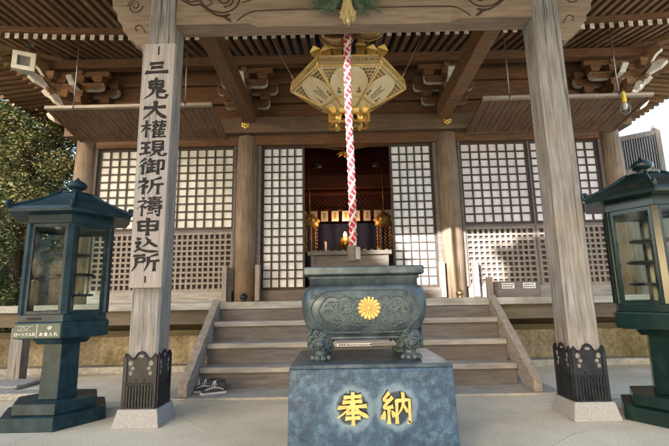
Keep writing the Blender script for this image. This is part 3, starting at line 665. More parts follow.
# --- porch: posts, rainbow beam, tie beams, roof
for s, nm in ((-1, 'left'), (1, 'right')):
    x = s * 2.227; y = 4.568; h = .152
    root = empty_part('porch_post', HALL, (x, y - 9, 0)); 
    m = MB(); c = .022
    P8 = [(-h + c, -h), (h - c, -h), (h, -h + c), (h, h - c), (h - c, h), (-h + c, h), (-h, h - c), (-h, -h + c)]
    m.prism(P8, .17, 5.35, 'z'); m.build('shaft', W['post'], root)
    m = MB(); m.frustum((0, 0, 0), (.232, .232), (.195, .195), .17); m.build('base_stone', W['granite'], root, .008)
    # black metal shoe with a cut-out crown
    sh = MB(); hh = h + .012
    def shoe_face(M):
        top = [(-hh, .60)]
        prof = [(-1, .66), (-.86, .69), (-.72, .655), (-.5, .64), (-.34, .665), (-.2, .70), (0, .712), (.2, .70), (.34, .665), (.5, .64), (.72, .655), (.86, .69), (1, .66)]
        sh.prism([(-hh, .17), (hh, .17)] + [(u * hh, z) for u, z in prof[::-1]], -hh - .006, -hh, 'y', M=M)
        for u in (-1, 1): sh.box(min(u * hh, u * (hh - .028)), max(u * hh, u * (hh - .028)), -hh - .016, -hh - .0065, .17, .66, M=M)
        nf = 9
        for k in range(nf):
            u = -hh + .03 + (2 * hh - .06) * (k + .5) / nf; sh.box(u - .009, u + .009, -hh - .020, -hh - .0062, .185, .39, M=M)
        sh.box(-hh + .002, hh - .002, -hh - .022, -hh - .0063, .17, .184, M=M)
        sh.tube([(hh * (-.9 + 1.8 * k / 36), -hh - .008, .40 + .014 * abs(math.sin(k / 36 * math.pi * 4))) for k in range(37)], .007, 6, M=M)
        sh.tube([(u * hh * .97, -hh - .006, z) for u, z in prof], .008, 6, M=M)
        for u in (-.8, -.25, .25, .8):
            sh.lathe([(.010, 0), (.008, .006), (.003, .009)], (0, 0, 0), 8, M=M @ Matrix.Translation((u * hh, -hh - .006, .44 if abs(u) < .5 else .45)) @ Matrix.Rotation(R(90), 4, 'X'))
            sh.lathe([(.008, 0), (.006, .006), (.002, .008)], (0, 0, 0), 8, M=M @ Matrix.Translation((u * hh, -hh - .021, .22)) @ Matrix.Rotation(R(90), 4, 'X'))
    for k in range(4): shoe_face(Matrix.Rotation(R(90 * k), 4, 'Z'))
    # pierced shapes read as the wood behind: pale inlays set in the copper
    cu = sh
    for k in range(4):
        M = Matrix.Rotation(R(90 * k), 4, 'Z')
        for (u, z, a, b) in [(-.62, .60, .022, .026), (-.50, .552, .020, .018), (-.60, .505, .018, .022), (.62, .60, .022, .026), (.50, .552, .020, .018), (.60, .505, .018, .022), (0, .668, .026, .014)]:
            cu.lathe([(1, 0), (1, .0012)], (0, 0, 0), 12, M=M @ Matrix.Translation((u * hh, -hh - .0062, z)) @ Matrix.Rotation(R(90), 4, 'X') @ Matrix.Diagonal((a, b, 1, 1)), smooth=False, mi=1)
    sh.build('post_shoe', [W['iron'], W['post']], root)
    # block and beam on top of the post
    m = MB(); block(m, 0, 0, 5.35, .26, .2); m.build('bearing_block', W['beam'], root, .006)
# rainbow beam between the posts
YB0, YB1 = 4.44, 4.68
bm_ = MB(); N = 44; vs_ = []
for i in range(N + 1):
    x = -2.074 + 4.148 * i / N; e = max(0, min(1, (1.24 - abs(x)) / .10)); e = e * e * (3 - 2 * e)
    zf = 4.383 + .135 * e
    zt = 4.93
    vs_ += [(x, YB0, zf), (x, YB0 + .03, zf - .01) if False else (x, YB0 + .07 * e + .004, 4.383 + .002 + .0 * e), (x, YB1, 4.383), (x, YB1, zt), (x, YB0, zt)]
fs = [(0, 1, 2, 3, 4), tuple(range(5 * N, 5 * N + 5))[::-1]]
for i in range(N):
    for k in range(5): fs.append((5 * i + k, 5 * i + (k + 1) % 5, 5 * i + 5 + (k + 1) % 5, 5 * i + 5 + k))
bm_.add(vs_, fs); beam = hpart(bm_, 'porch_beam', W['beam'])
# carved line and swirls on the beam face: dark tubes, groove shade as colour
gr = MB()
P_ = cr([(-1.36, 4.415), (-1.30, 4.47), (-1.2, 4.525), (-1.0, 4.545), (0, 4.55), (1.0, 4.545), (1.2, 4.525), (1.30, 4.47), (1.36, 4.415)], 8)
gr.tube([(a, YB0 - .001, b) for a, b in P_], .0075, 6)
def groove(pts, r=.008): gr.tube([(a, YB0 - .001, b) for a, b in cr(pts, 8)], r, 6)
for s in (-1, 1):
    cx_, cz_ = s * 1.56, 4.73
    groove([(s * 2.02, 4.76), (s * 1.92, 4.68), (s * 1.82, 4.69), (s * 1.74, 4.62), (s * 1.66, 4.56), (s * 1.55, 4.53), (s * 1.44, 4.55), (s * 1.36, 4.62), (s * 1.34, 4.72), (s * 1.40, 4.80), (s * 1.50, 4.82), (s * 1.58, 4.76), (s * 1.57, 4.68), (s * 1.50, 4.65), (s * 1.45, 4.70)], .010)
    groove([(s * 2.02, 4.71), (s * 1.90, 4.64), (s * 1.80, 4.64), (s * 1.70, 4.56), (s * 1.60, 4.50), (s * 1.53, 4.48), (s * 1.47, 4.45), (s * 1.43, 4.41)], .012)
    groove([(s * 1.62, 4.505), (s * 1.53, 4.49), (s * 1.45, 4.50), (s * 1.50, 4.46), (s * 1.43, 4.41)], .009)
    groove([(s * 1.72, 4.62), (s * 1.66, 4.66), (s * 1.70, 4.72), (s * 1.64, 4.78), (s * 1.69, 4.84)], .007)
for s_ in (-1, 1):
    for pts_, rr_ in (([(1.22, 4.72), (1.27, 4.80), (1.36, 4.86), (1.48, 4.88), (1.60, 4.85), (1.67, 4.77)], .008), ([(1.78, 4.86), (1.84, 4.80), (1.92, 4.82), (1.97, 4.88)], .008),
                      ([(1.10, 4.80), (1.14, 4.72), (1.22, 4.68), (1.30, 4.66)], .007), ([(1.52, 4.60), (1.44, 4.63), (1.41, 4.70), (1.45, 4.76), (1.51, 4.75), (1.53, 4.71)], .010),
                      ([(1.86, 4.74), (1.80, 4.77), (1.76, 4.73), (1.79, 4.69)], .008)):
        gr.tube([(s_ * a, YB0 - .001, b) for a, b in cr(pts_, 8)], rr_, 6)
gr.build('carved_line_shade', W['groove_shade'], beam)
# nosings outside the posts
for s in (-1, 1):
    out = [(.0, 4.42), (.06, 4.20)]
    edge = [(.155, 4.385), (.16, 4.09), (.22, 4.085), (.26, 4.13), (.31, 4.15), (.34, 4.20), (.40, 4.23), (.42, 4.29), (.48, 4.34), (.49, 4.42), (.55, 4.48), (.56, 4.56), (.62, 4.64), (.63, 4.74), (.68, 4.83), (.64, 4.93), (.155, 4.93)]
    m = MB(); m.prism([(s * (2.227 + u), z) for u, z in edge], YB0 + .02, YB1 - .02, 'y'); nz_ = hpart(m, 'beam_nosing', W['beam'], .006)
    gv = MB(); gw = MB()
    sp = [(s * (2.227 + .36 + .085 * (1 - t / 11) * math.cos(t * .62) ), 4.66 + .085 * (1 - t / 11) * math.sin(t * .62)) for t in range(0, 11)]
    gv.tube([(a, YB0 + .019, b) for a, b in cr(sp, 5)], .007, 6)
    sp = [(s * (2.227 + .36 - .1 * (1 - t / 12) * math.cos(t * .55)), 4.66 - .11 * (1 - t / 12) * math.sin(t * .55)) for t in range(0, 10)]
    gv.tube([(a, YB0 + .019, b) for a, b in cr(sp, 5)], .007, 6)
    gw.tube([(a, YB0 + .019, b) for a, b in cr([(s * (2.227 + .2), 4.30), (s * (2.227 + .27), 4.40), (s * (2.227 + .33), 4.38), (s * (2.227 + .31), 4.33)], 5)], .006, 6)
    gw.build('carved_hook_shade', W['groove_shade'], nz_)
    gv.build('carved_scroll_shade', W['groove_shade'], nz_)  # dark tubes again, shade of the carving put into the colour
    # tie beam back to the hall column
    m = MB(); x = s * 2.15
    m.hexa([(x - .13, 4.6, 5.14), (x + .13, 4.6, 5.14), (x + .13, 8.86, 5.06), (x - .13, 8.86, 5.06), (x - .13, 4.6, 5.5), (x + .13, 4.6, 5.5), (x + .13, 8.86, 5.42), (x - .13, 8.86, 5.42)])
    hpart(m, 'tie_beam', W['brown_y'] if s < 0 else W['side_rafter'], .02)
# porch roof and rafters over the posts
m = MB(); m.box(-4.4, 4.4, 4.45, 4.69, 5.56, 5.74); hpart(m, 'porch_purlin', W['brown_x'], .01)
for i in range(-24, 25):
    x = i * SP
    m = MB(); m.hexa([(x - .045, 2.5, 5.12), (x + .045, 2.5, 5.12), (x + .045, 6.12, 6.26), (x - .045, 6.12, 6.26), (x - .045, 2.5, 5.23), (x + .045, 2.5, 5.23), (x + .045, 6.12, 6.37), (x - .045, 6.12, 6.37)])
    hpart(m, 'porch_rafter', W['rafter'])
m = MB(); m.hexa([(-4.6, 2.4, 5.21), (4.6, 2.4, 5.21), (4.6, 6.3, 6.44), (-4.6, 6.3, 6.44), (-4.6, 2.4, 5.42), (4.6, 2.4, 5.42), (4.6, 6.3, 6.75), (-4.6, 6.3, 6.75)])
hpart(m, 'porch_roof', W['tile'])
m = MB(); m.box(-4.6, 4.6, 2.33, 2.395, 5.06, 5.44); hpart(m, 'eave_fascia', W['brown_x'])  # unseen board added to stop sun leaking between the porch rafters

# --- interior room
def ip(x0, x1, y0, y1, z0, z1, nm, mt, bev=0): m = MB(); m.box(x0, x1, y0, y1, z0, z1); return hpart(m, nm, W[mt], bev)
ip(-4, 4, 13.4, 13.5, VZ, 6.5, 'inner_wall', 'red_dark')
ip(-4, -3.9, YC + .3, 13.39, VZ, 6.5, 'inner_side_wall', 'red_dark'); ip(3.9, 4, YC + .3, 13.39, VZ, 6.5, 'inner_side_wall', 'red_dark')
ip(-3.89, 3.89, YC + .2, 13.39, 6.2, 6.3, 'inner_ceiling', 'red_in')
ip(-3.89, 3.89, YC + .31, 13.39, VZ - .1, VZ - .03, 'inner_floor', 'dark_floor')
ip(-3.8, 3.8, 11.9, 12.1, 4.35, 4.75, 'inner_beam', 'red_in', .01)
ip(-3.8, 3.8, 11.95, 12.05, 4.18, 4.26, 'inner_beam', 'red_in', .01)
ip(-3.8, 3.8, 11.96, 12.04, 3.70, 3.76, 'inner_beam', 'red_in', .01)
m = MB()     # diagonal lattice frieze
for k in range(-30, 32):
    x = k * .13
    for sg in (-1, 1):
        m.cbox((x, 12.0 + .012 * sg, 3.97), (.022, .02, .56), (0, R(42) * sg, 0))
hpart(m, 'lattice_frieze', W['red_in'])
ip(-3.8, 3.8, 12.06, 12.08, 3.76, 4.18, 'frieze_backing', 'red_dark')
# hanging papers
papers = []
for i in range(9):
    x = -1.22 + i * .305
    m = MB(); m.box(-.10, .10, -.004, .004, -.30, 0)
    m.box(-.035, .035, -.006, -.0045, -.22, -.05, 1)
    o = m.build('paper_slip', [W['paper_warm'], W['gold_frame']], None, 0, (x, 11.93, 3.69)); 
    tag(o, 'small cream paper slip hanging under the red lattice frieze inside the hall', 'paper slip', 'paper slips under the frieze')
# curtain of dark blue brocade behind the altar
m = MB(); vs_ = []; K = 60
for i in range(K + 1):
    x = -1.9 + 3.8 * i / K; y = 12.7 + .035 * math.sin(i * .9)
    vs_ += [(x, y, 1.7), (x, y, 3.45)]
m.add(vs_, [(2 * i, 2 * i + 2, 2 * i + 3, 2 * i + 1) for i in range(K)], 0, True)
tag(m.build('curtain', W['blue_cloth'], fix=False), 'dark blue pleated curtain at the back of the dim altar room', 'curtain')
# altar table
t = thing('altar_table', 'dark red lacquered altar table inside the open doors', 'table', (0, 12.1, VZ - .03))
m = MB(); m.box(-1.2, 1.2, -.35, .35, .86, .92); m.build('tabletop', W['red_in'], t, .008)
m = MB(); m.box(-1.1, 1.1, -.28, .28, .70, .859); m.build('apron', W['red_dark'], t)
for sx in (-1.05, 1.05):
    for sy in (-.25, .25): m = MB(); m.box(sx - .04, sx + .04, sy - .04, sy + .04, 0, .699); m.build('leg', W['red_in'], t)
# brass lamp glowing and candle
TZ = VZ - .03 + .92
t = thing('altar_lamp', 'round gilt oil lamp glowing at the middle of the altar', 'lamp', (-.03, 12.0, TZ))
m = MB(); m.lathe([(.12, 0), (.10, .03), (.03, .06), (.03, .42), (.08, .48), (.16, .60), (.18, .72), (.13, .82), (.05, .88)], n=20); m.build('lamp_body', W['gold'], t)
m = MB(); m.lathe([(.05, .88), (.055, .94), (.02, 1.02)], n=14); m.build('flame_glass', W['lit'], t)
pl_ = bpy.data.lights.new('altar_lamp_light', 'POINT'); pl_.energy = 7; pl_.color = (1, .55, .25); pl_.shadow_soft_size = .08
lo = bpy.data.objects.new('altar_lamp_light', pl_); COL.objects.link(lo); lo.parent = t; lo.location = (0, -.25, 1.1)
t = thing('candlestick', 'white altar candle on a short gilt stick left of the glowing lamp', 'candle', (-.60, 11.9, TZ))
m = MB(); m.lathe([(.08, 0), (.06, .02), (.02, .05), (.02, .18), (.05, .21)], n=16); m.build('stick', W['gold'], t)
m = MB(); m.lathe([(.042, .21), (.040, .72), (.03, .73)], n=16); m.build('candle', W['candle'], t)
for dx, hh_ in ((.55, .5), (-.95, .42), (.95, .55), (.28, .30), (-.3, .34)):
    t = thing('altar_vessel', {.55: 'gilt altar vase standing right of the lamp', -.95: 'gilt altar vase at the left end of the altar', .95: 'tall gilt altar vase at the right end of the altar', .28: 'low gilt altar bowl just right of the lamp', -.3: 'low gilt altar bowl between candle and lamp'}[dx], 'vase', (dx, 12.0, TZ), 'gilt vessels on the altar')
    m = MB(); m.lathe([(.05, 0), (.06, .02), (.03, .08), (.09, hh_ * .5), (.07, hh_ * .8), (.10, hh_)], n=16); m.build('vessel_body', W['gold'], t)
# round gilt canopies with bead strings, left and right
for sx, lb_ in ((-1.02, 'gilt round pendant canopy with bead strings left of the altar'), (1.06, 'gilt round pendant canopy with bead strings right of the altar')):
    t = thing('pendant_canopy', lb_, 'canopy', (sx, 11.7, 3.36), 'gilt pendant canopies')
    m = MB(); m.lathe([(.22, -.17), (.25, -.14), (.24, -.02), (.27, 0), (.20, .10), (.12, .17), (.04, .22), (.02, .40)], n=20)
    for k in range(10):
        a = R(36 * k); m.lathe([(.001, -.05), (.05, 0), (.05, .04), (.001, .1)], (.24 * math.cos(a), .24 * math.sin(a), -.02), 8)
    m.build('canopy_body', W['gold_frame'], t)
    for k in range(9):
        a = R(40 * k); x, y = .2 * math.cos(a), .2 * math.sin(a)
        m = MB(); m.tube([(x, y, -.17), (x, y, -.86)], .004, 5)
        for q in range(7): m.lathe([(.001, -.03), (.026, 0), (.001, .03)], (x, y, -.24 - q * .10), 6)
        m.build('bead_string', W['gold_frame'], t)
    m = MB(); m.tube([(0, 0, .4), (0, 0, 2.84)], .008, 6); m.build('chain', W['brass'], t)
# star shaped gilt flower hanging in the doorway
t = thing('gilt_flower', 'gilt lotus flower with thin arms hanging just inside the doorway top', 'ornament', (-.02, 9.8, 4.72))
m = MB()
for k in range(8):
    a = R(45 * k)
    M = Matrix.Rotation(a, 4, 'Z') @ Matrix.Rotation(R(18), 4, 'Y')
    m.hexa([(0, -.01, -.01), (.13, -.055, -.01), (.25, 0, -.01), (.13, .055, -.01), (0, -.005, .006), (.13, -.03, .008), (.23, 0, .004), (.13, .03, .008)], M=M)
m.build('petals', W['gold'], t)
m = MB(); m.lathe([(.06, -.1), (.07, -.04), (.03, .02), (.02, .30)], n=14); m.build('hub', W['gold'], t)
m = MB(); m.tube([(-.52, 0, .10), (-.2, 0, .055), (0, 0, .05), (.2, 0, .055), (.52, 0, .10)], .012, 6); m.tube([(0, 0, .3), (0, 0, 1.49)], .006, 6); m.build('arms', W['gold_frame'], t)
# dark hanging side lamps near the top of the doorway
for sx, lb_ in ((-.72, 'small dark ceiling lamp in the upper left of the open doorway'), (.78, 'small dark ceiling lamp in the upper right of the open doorway')):
    t = thing('ceiling_lamp', lb_, 'lamp', (sx, 10.2, 4.50), 'dark lamps in the doorway')
    m = MB(); m.lathe([(.05, -.06), (.13, -.04), (.14, 0), (.06, .05), (.02, .08)], n=16); m.build('shade', W['iron'], t)
    m = MB(); m.tube([(0, 0, .08), (0, 0, 1.71)], .008, 6); m.build('cord', W['black'], t)

# ================================================================ TOP-LEVEL THINGS ON THE PORCH
# offertory box on the veranda
t = thing('offertory_box', 'grey wooden offertory box standing at the open doors behind the censer', 'offertory box', (-.015, 8.35, VZ))
m = MB(); m.box(-.74, .74, -.28, .28, .08, .84); m.build('box_body', W['box'], t, .008)
m = MB(); m.box(-.80, .80, -.33, .33, .841, .92); m.build('rim', W['box'], t, .006)
m = MB(); m.box(-.78, .78, -.31, .31, 0, .079); m.build('plinth', W['box'], t, .006)
m = MB()
for k in range(11): m.box(-.72 + k * .14, -.66 + k * .14, -.27, .27, .925, .945)
m.build('grate', W['box'], t)
for x in (-.70, .70): m = MB(); m.box(x - .04, x + .04, -.292, -.281, .08, .84); m.build('corner_strip', W['box'], t)

# sign board hanging on the left post, brush writing
t = thing('votive_sign_board', 'tall pale wooden board with black brush-written characters fixed to the left porch post', 'sign board', (-2.21, 4.41, 1.345))
m = MB(); 
m.hexa([(-.168, -.07, 0), (.168, -.07, 0), (.168, -.015, 0), (-.168, -.015, 0), (-.182, -.07, 2.74), (.182, -.07, 2.74), (.182, -.015, 2.74), (-.182, -.015, 2.74)])
m.build('board', W['board'], t, .006)
m = MB(); m.box(-.008, .008, -.074, -.069, 2.60, 2.70); m.box(-.008, .008, -.074, -.069, .05, .12); m.build('nail_slot', W['ink'], t)
m = MB()
zz = [(3.882, 3.687), (3.675, 3.387), (3.399, 3.152), (3.176, 2.945), (2.945, 2.729), (2.74, 2.528), (2.528, 2.308), (2.319, 2.070), (2.081, 1.869), (1.890, 1.691), (1.712, 1.496)]
for key, (a, b) in zip(('three', 'oni', 'dai', 'gon', 'gen', 'go', 'ki', 'tou', 'shin', 'komi', 'sho'), zz):
    c_ = (a + b) / 2; h_ = (a - b) * .88
    wd = {'gon': 10, 'tou': 9, 'go': 13, 'three': 24, 'dai': 18, 'shin': 15, 'komi': 15}.get(key, 13.5)
    lean = -.004 if key != 'sho' else -.002
    write_glyph(m, key, lean, c_ - 1.345 + .0, .285 if key != 'komi' else .27, h_, -.070, wd, .0015, .0004)
m.build('lettering', W['ink'], t, fix=False)

# bell rope
t = thing('bell_rope', 'thick red and white braided bell rope hanging in front of the doorway', 'rope', (-.062, 4.90, 1.62))
L_ = 3.1
for strand in range(6):
    m = MB(); red = strand % 3 != 2
    pts = []
    for k in range(150):
        z = .18 + (L_ - .18) * k / 149; a = strand * math.pi / 3 + z * 17
        rr_ = .026
        pts.append((rr_ * math.cos(a), rr_ * math.sin(a), z))
    pts = [(px + .010 * math.sin(pz * 2.1) , py, pz) for px, py, pz in pts]
    m.tube(pts, .0185, 8)
    m.build('strand', W['rope_red' if red else 'rope_white'], t)
# counter wound braid strands for the checkered look
for strand in range(3):
    m = MB(); pts = []
    for k in range(260):
        z = .18 + (L_ - .18) * k / 259; a = strand * math.pi / 1.5 - z * 26
        rr_ = .0375 + .004 * math.sin(z * 99 + strand * 2)
        pts.append((rr_ * math.cos(a), rr_ * math.sin(a), z))
    pts = [(px + .010 * math.sin(pz * 2.1) , py, pz) for px, py, pz in pts]
    m.tube(pts, .0100, 6)
    m.build('strand', W['rope_white'], t)
m = MB(); m.lathe([(.062, .0), (.066, .01), (.066, .17), (.058, .185)], n=20); m.build('rope_handle', W['box'], t)
m = MB(); m.box(.03, .085, -.075, -.02, .02, .16); m.build('wooden_tag', W['post'], t, .004)
# gongs
for sx, zc, lb_ in ((-.19, 4.66, 'aged brass gong hanging left of the bell rope behind the porch beam'), (.21, 4.76, 'aged brass gong hanging right of the bell rope behind the porch beam')):
    t = thing('brass_gong', lb_, 'gong', (sx, 5.05, zc), 'brass gongs behind the porch beam')
    m = MB(); m.lathe([(.02, -.11), (.12, -.105), (.19, -.08), (.225, -.03), (.232, 0), (.225, .03), (.19, .08), (.12, .105), (.02, .11)], n=36, M=Matrix.Rotation(R(82), 4, 'X')); m.build('gong_body', W['brass'], t)
    m = MB(); m.tube([(.232 * math.cos(R(a)), 0, .232 * math.sin(R(a))) for a in range(0, 360, 10)], .016, 8, closed=True); m.build('rim', W['brass'], t)
    m = MB(); m.tube([(-.12, 0, .20), (-.12, 0, .95)], .006, 6); m.tube([(.12, 0, .20), (.12, 0, .95)], .006, 6); m.build('hanging_cord', W['straw'], t)

# hexagonal gilt hanging lantern
t = thing('hanging_lantern', 'wide hexagonal gilt hanging canopy lantern with cream panels above the steps', 'lantern', (-.03, 6.05, 4.36))
RO = .875; ZB = .0; HB = .15; ri = .20; zi = -.36
def hx(r, a, z): return (r * math.cos(R(a)), r * math.sin(R(a)) * .93, z)
A6 = [0, 60, 120, 180, 240, 300]
for k in range(6):
    a, b = A6[k], A6[(k + 1) % 6]
    m = MB(); m.hexa([hx(RO, a, ZB), hx(RO, b, ZB), hx(RO - .03, b, ZB), hx(RO - .03, a, ZB), hx(RO - .02, a, HB), hx(RO - .02, b, HB), hx(RO - .05, b, HB), hx(RO - .05, a, HB)])
    band = m.build('band', W['filigree'], t)
    fm = MB()
    fm.tube([hx(RO + .004, a, ZB), hx(RO + .004, b, ZB)], .016, 8); fm.tube([hx(RO - .016, a, HB), hx(RO - .016, b, HB)], .014, 8); fm.tube([hx(RO + .004, a, ZB), hx(RO - .016, a, HB)], .016, 8)
    rr = random.Random(k)
    mid = R(a + 30)
    fm.build('band_moulding', W['gold_frame'], band)
    # sloping panel
    pnl = MB(); pnl.add([hx(RO - .02, a, ZB), hx(RO - .02, b, ZB), hx(ri, b, zi), hx(ri, a, zi)], [(0, 1, 2, 3)])
    pnl.add([hx(RO - .04, a, ZB + .01), hx(RO - .04, b, ZB + .01), hx(ri - .01, b, zi + .01), hx(ri - .01, a, zi + .01)], [(3, 2, 1, 0)])
    po = pnl.build('panel', W['cream'], t, fix=False)
    rb = MB(); rb.tube([hx(RO, a, ZB - .004), hx(ri, a, zi - .004)], .016, 8); rb.tube([hx(.40, a, zi * .72 - .01), hx(.40, b, zi * .72 - .01)], .010, 8); rb.build('rib', W['gold_frame'], t)
    # corner filigree and writing on the panel
    A, B, Cc = Vector(hx(RO - .02, a, ZB)), Vector(hx(RO - .02, b, ZB)), Vector(hx(ri, b, zi)); D = Vector(hx(ri, a, zi))
    nrm = (B - A).cross(Cc - B).normalized()
    if nrm.z > 0: nrm = -nrm
    def pp_(u, v, o=.004): return A.lerp(B, u).lerp(D.lerp(Cc, u), v) + nrm * o
    for (uc, vc, sg, sv) in ((.07, .07, 1, 1), (.93, .07, -1, 1), (.16, .60, 1, -1), (.84, .60, -1, -1)):
        fl = MB()
        for ia in range(4):
            for ib in range(4 - ia):
                r0 = .030 + .006 * ((ia + ib) % 2); u0 = uc + sg * (.058 * ia + (.0 if sv > 0 else .10 * ib * .5)); v0 = vc + sv * .075 * ib
                if sv < 0 and (ia + ib) > 1: continue
                fl.tube([pp_(u0 + r0 * .8 * math.cos(j * .8) * (1 - j / 14), v0 + r0 * 1.1 * math.sin(j * .8) * (1 - j / 14)) for j in range(11)], .0048, 5)
        for q in range(2): fl.tube([pp_(uc - sg * .04 + sg * .30 * (t / 8), vc - sv * .03 + sv * (.34 + .03 * q) * (1 - t / 8) ** 1.5) for t in range(9)] if sv > 0 else [pp_(uc, vc), pp_(uc + sg * .05, vc)], .004, 5)
        fl.build('filigree', W['brass'], po)
    for q in range(17):      # scrolls along the band
        uu = .04 + .92 * q / 16
        A2, B2 = Vector(hx(RO + .004, a, ZB + .075)), Vector(hx(RO + .004, b, ZB + .075)); tv = (B2 - A2).normalized(); c0 = A2.lerp(B2, uu)
        sc_ = MB() if q == 0 else sc_
        sc_.tube([c0 + tv * .024 * math.cos(j * .85) * (1 - j / 13) + Vector((0, 0, 1)) * (.034 if q % 2 else -.034) * math.sin(j * .85) * (1 - j / 13) for j in range(10)], .0052, 5)
    sc_.build('band_scroll', W['gold'], band)
    if k in (3, 5, 4, 0, 2):
        tx = MB()
        for r_ in range(3):
            v = .30 + .05 * (r_ % 2)
            while v < .62:
                w_ = rr.uniform(.020, .034); u = .42 + r_ * .085
                q = [pp_(u, v), pp_(u + .034, v), pp_(u + .034, v + w_), pp_(u, v + w_)]
                tx.add(q + [v_ + nrm * .002 for v_ in q], [(0, 1, 2, 3), (4, 5, 6, 7), (0, 1, 5, 4), (1, 2, 6, 5), (2, 3, 7, 6), (3, 0, 4, 7)]); v += w_ + .020
        if k in (3, 5): tx.build('writing', W['ink'], po)
# crest leaves on top
m = MB()
def leaf(m, M, w_, h_, th=.012): m.hexa([(-w_ * .3, 0, 0), (w_ * .3, 0, 0), (w_ * .3, th, 0), (-w_ * .3, th, 0), (-w_ * .5, -.02, h_ * .6), (w_ * .5, -.02, h_ * .6), (w_ * .5, th - .02, h_ * .6), (-w_ * .5, th - .02, h_ * .6)], M=M); m.add([(-w_ * .5, -.02, h_ * .6), (w_ * .5, -.02, h_ * .6), (w_ * .5, th - .02, h_ * .6), (-w_ * .5, th - .02, h_ * .6), (0, -.06, h_)], [(0, 1, 4), (1, 2, 4), (2, 3, 4), (3, 0, 4)], M=M)
for k, u in enumerate((-.44, -.30, -.15, .15, .30, .44)):
    leaf(m, Matrix.Translation((u, -.70, HB)) @ Matrix.Rotation(R(22 * (1 if u > 0 else -1) * (abs(u) / .44)), 4, 'Y'), .16, .23 if abs(u) < .2 else .13)
for k in range(6):
    a = R(60 * k); leaf(m, Matrix.Translation((.84 * math.cos(a), .84 * math.sin(a) * .93, HB)) @ Matrix.Rotation(a + R(90), 4, 'Z'), .10, .13)
m.build('crest_leaves', W['gold'], t)
# hub with petals and box pendant
m = MB(); m.lathe([(.20, zi), (.17, zi - .03), (.19, zi - .07), (.06, zi - .09)], n=24); m.build('hub', W['gold_frame'], t)
m = MB()
for k in range(8):
    leaf(m, Matrix.Translation((0, 0, zi - .05)) @ Matrix.Rotation(R(45 * k), 4, 'Z') @ Matrix.Translation((0, -.12, 0)) @ Matrix.Rotation(R(125), 4, 'X'), .13, .24)
m.build('lotus_petals', W['gold'], t)
pb = MB(); zt_, zb_ = zi - .08, zi - .23; hw = .29
for sx in (-1, 1):
    for sy in (-1, 1): pb.box(sx * hw - .018, sx * hw + .018, sy * hw * .5 - .018, sy * hw * .5 + .018, zb_, zt_)
for z in (zb_, zt_ - .03):
    for sy in (-1, 1): pb.box(-hw + .02, hw - .02, sy * hw * .5 - .014, sy * hw * .5 + .014, z, z + .03)
    for sx in (-1, 1): pb.box(sx * hw - .014, sx * hw + .014, -hw * .5 + .02, hw * .5 - .02, z, z + .03)
for sy in (-1, 1):
    for u in (-.16, 0, .16): pb.lathe([(.004, -.10), (.06, -.03), (.06, .03), (.004, .10)], (u, sy * hw * .5, (zb_ + zt_) / 2), 6)
    for u in (-.22, -.08, .08, .22): leaf(pb, Matrix.Translation((u, sy * hw * .52, zt_)) @ Matrix.Rotation(R(25 * (1 if u > 0 else -1)), 4, 'Y'), .10, .13)
pb.build('pendant_frame', W['gold'], t)
m = MB()
for a in range(0, 360, 45): m.tube([hx(.20, a, zt_), hx(.16, a, zb_ - .02)], .006, 5)
m.lathe([(.10, zb_ - .02), (.17, zb_ + .04), (.15, zb_ + .12)], n=16); m.build('inner_bowl', W['brass'], t)
for a in (0, 120, 180, 240, 300, 60):
    m = MB(); p0 = Vector(hx(.82, a, HB)); p1 = Vector((p0.x * 2.1, p0.y * .7 + .2, 2.05)); m.tube([p0, p1], .004, 5); m.build('cable', W['steel'], t)
m = MB(); m.tube([(0, 0, HB - .4), (0, 0, 1.95)], .010, 6); m.build('chain', W['brass'], t)

# pine and straw new-year ornament on the beam
t = thing('new_year_ornament', 'green pine sprigs and straw tassel fixed to the middle of the porch beam', 'ornament', (-.07, 4.43, 4.62))
rr = random.Random(11)
for s in (-1, 1):
    m = MB()
    for br in range(11):
        base = Vector((s * .03, -.03, .04)); tip = Vector((s * rr.uniform(.14, .42), -rr.uniform(.04, .16), rr.uniform(-.22, .14)))
        m.tube([base, base.lerp(tip, .5) + Vector((0, 0, .03)), tip], .005, 5, 1)
        for q in range(150):
            tt = rr.uniform(.2, 1); p = base.lerp(tip, tt) + Vector((0, 0, .03 * (1 - abs(2 * tt - 1))))
            d = Vector((rr.gauss(0, 1) + s * .6, rr.gauss(0, .7), rr.gauss(0, 1))).normalized() * rr.uniform(.05, .09)
            side_ = d.cross(Vector((0, 1, .2))).normalized() * .0035
            m.add([p - side_, p + side_, p + d], [(0, 1, 2)])
    m.build('pine_sprig', [W['pine'], W['bark']], t, fix=False)
m = MB()
for q in range(150):
    a = rr.uniform(0, 2 * math.pi); r0 = rr.uniform(.0, .035); r1 = rr.uniform(.02, .105)
    p0 = (r0 * math.cos(a) * .7, -.05 + r0 * math.sin(a), .34); p1 = (r0 * 1.3 * math.cos(a), -.06 + r0 * math.sin(a), .0); p2 = (r1 * math.cos(a), -.06 + r1 * .5 * math.sin(a), -.33 + rr.uniform(0, .12) + abs(r1 * math.cos(a)) * .5)
    m.tube(cr([p0, p1, p2], 3), .0045, 4)
m.build('straw_tassel', W['straw'], t)
m = MB(); m.lathe([(.05, .10), (.062, .12), (.062, .16), (.05, .18)], (0, -.05, 0), 16); m.build('straw_tie', W['straw'], t)

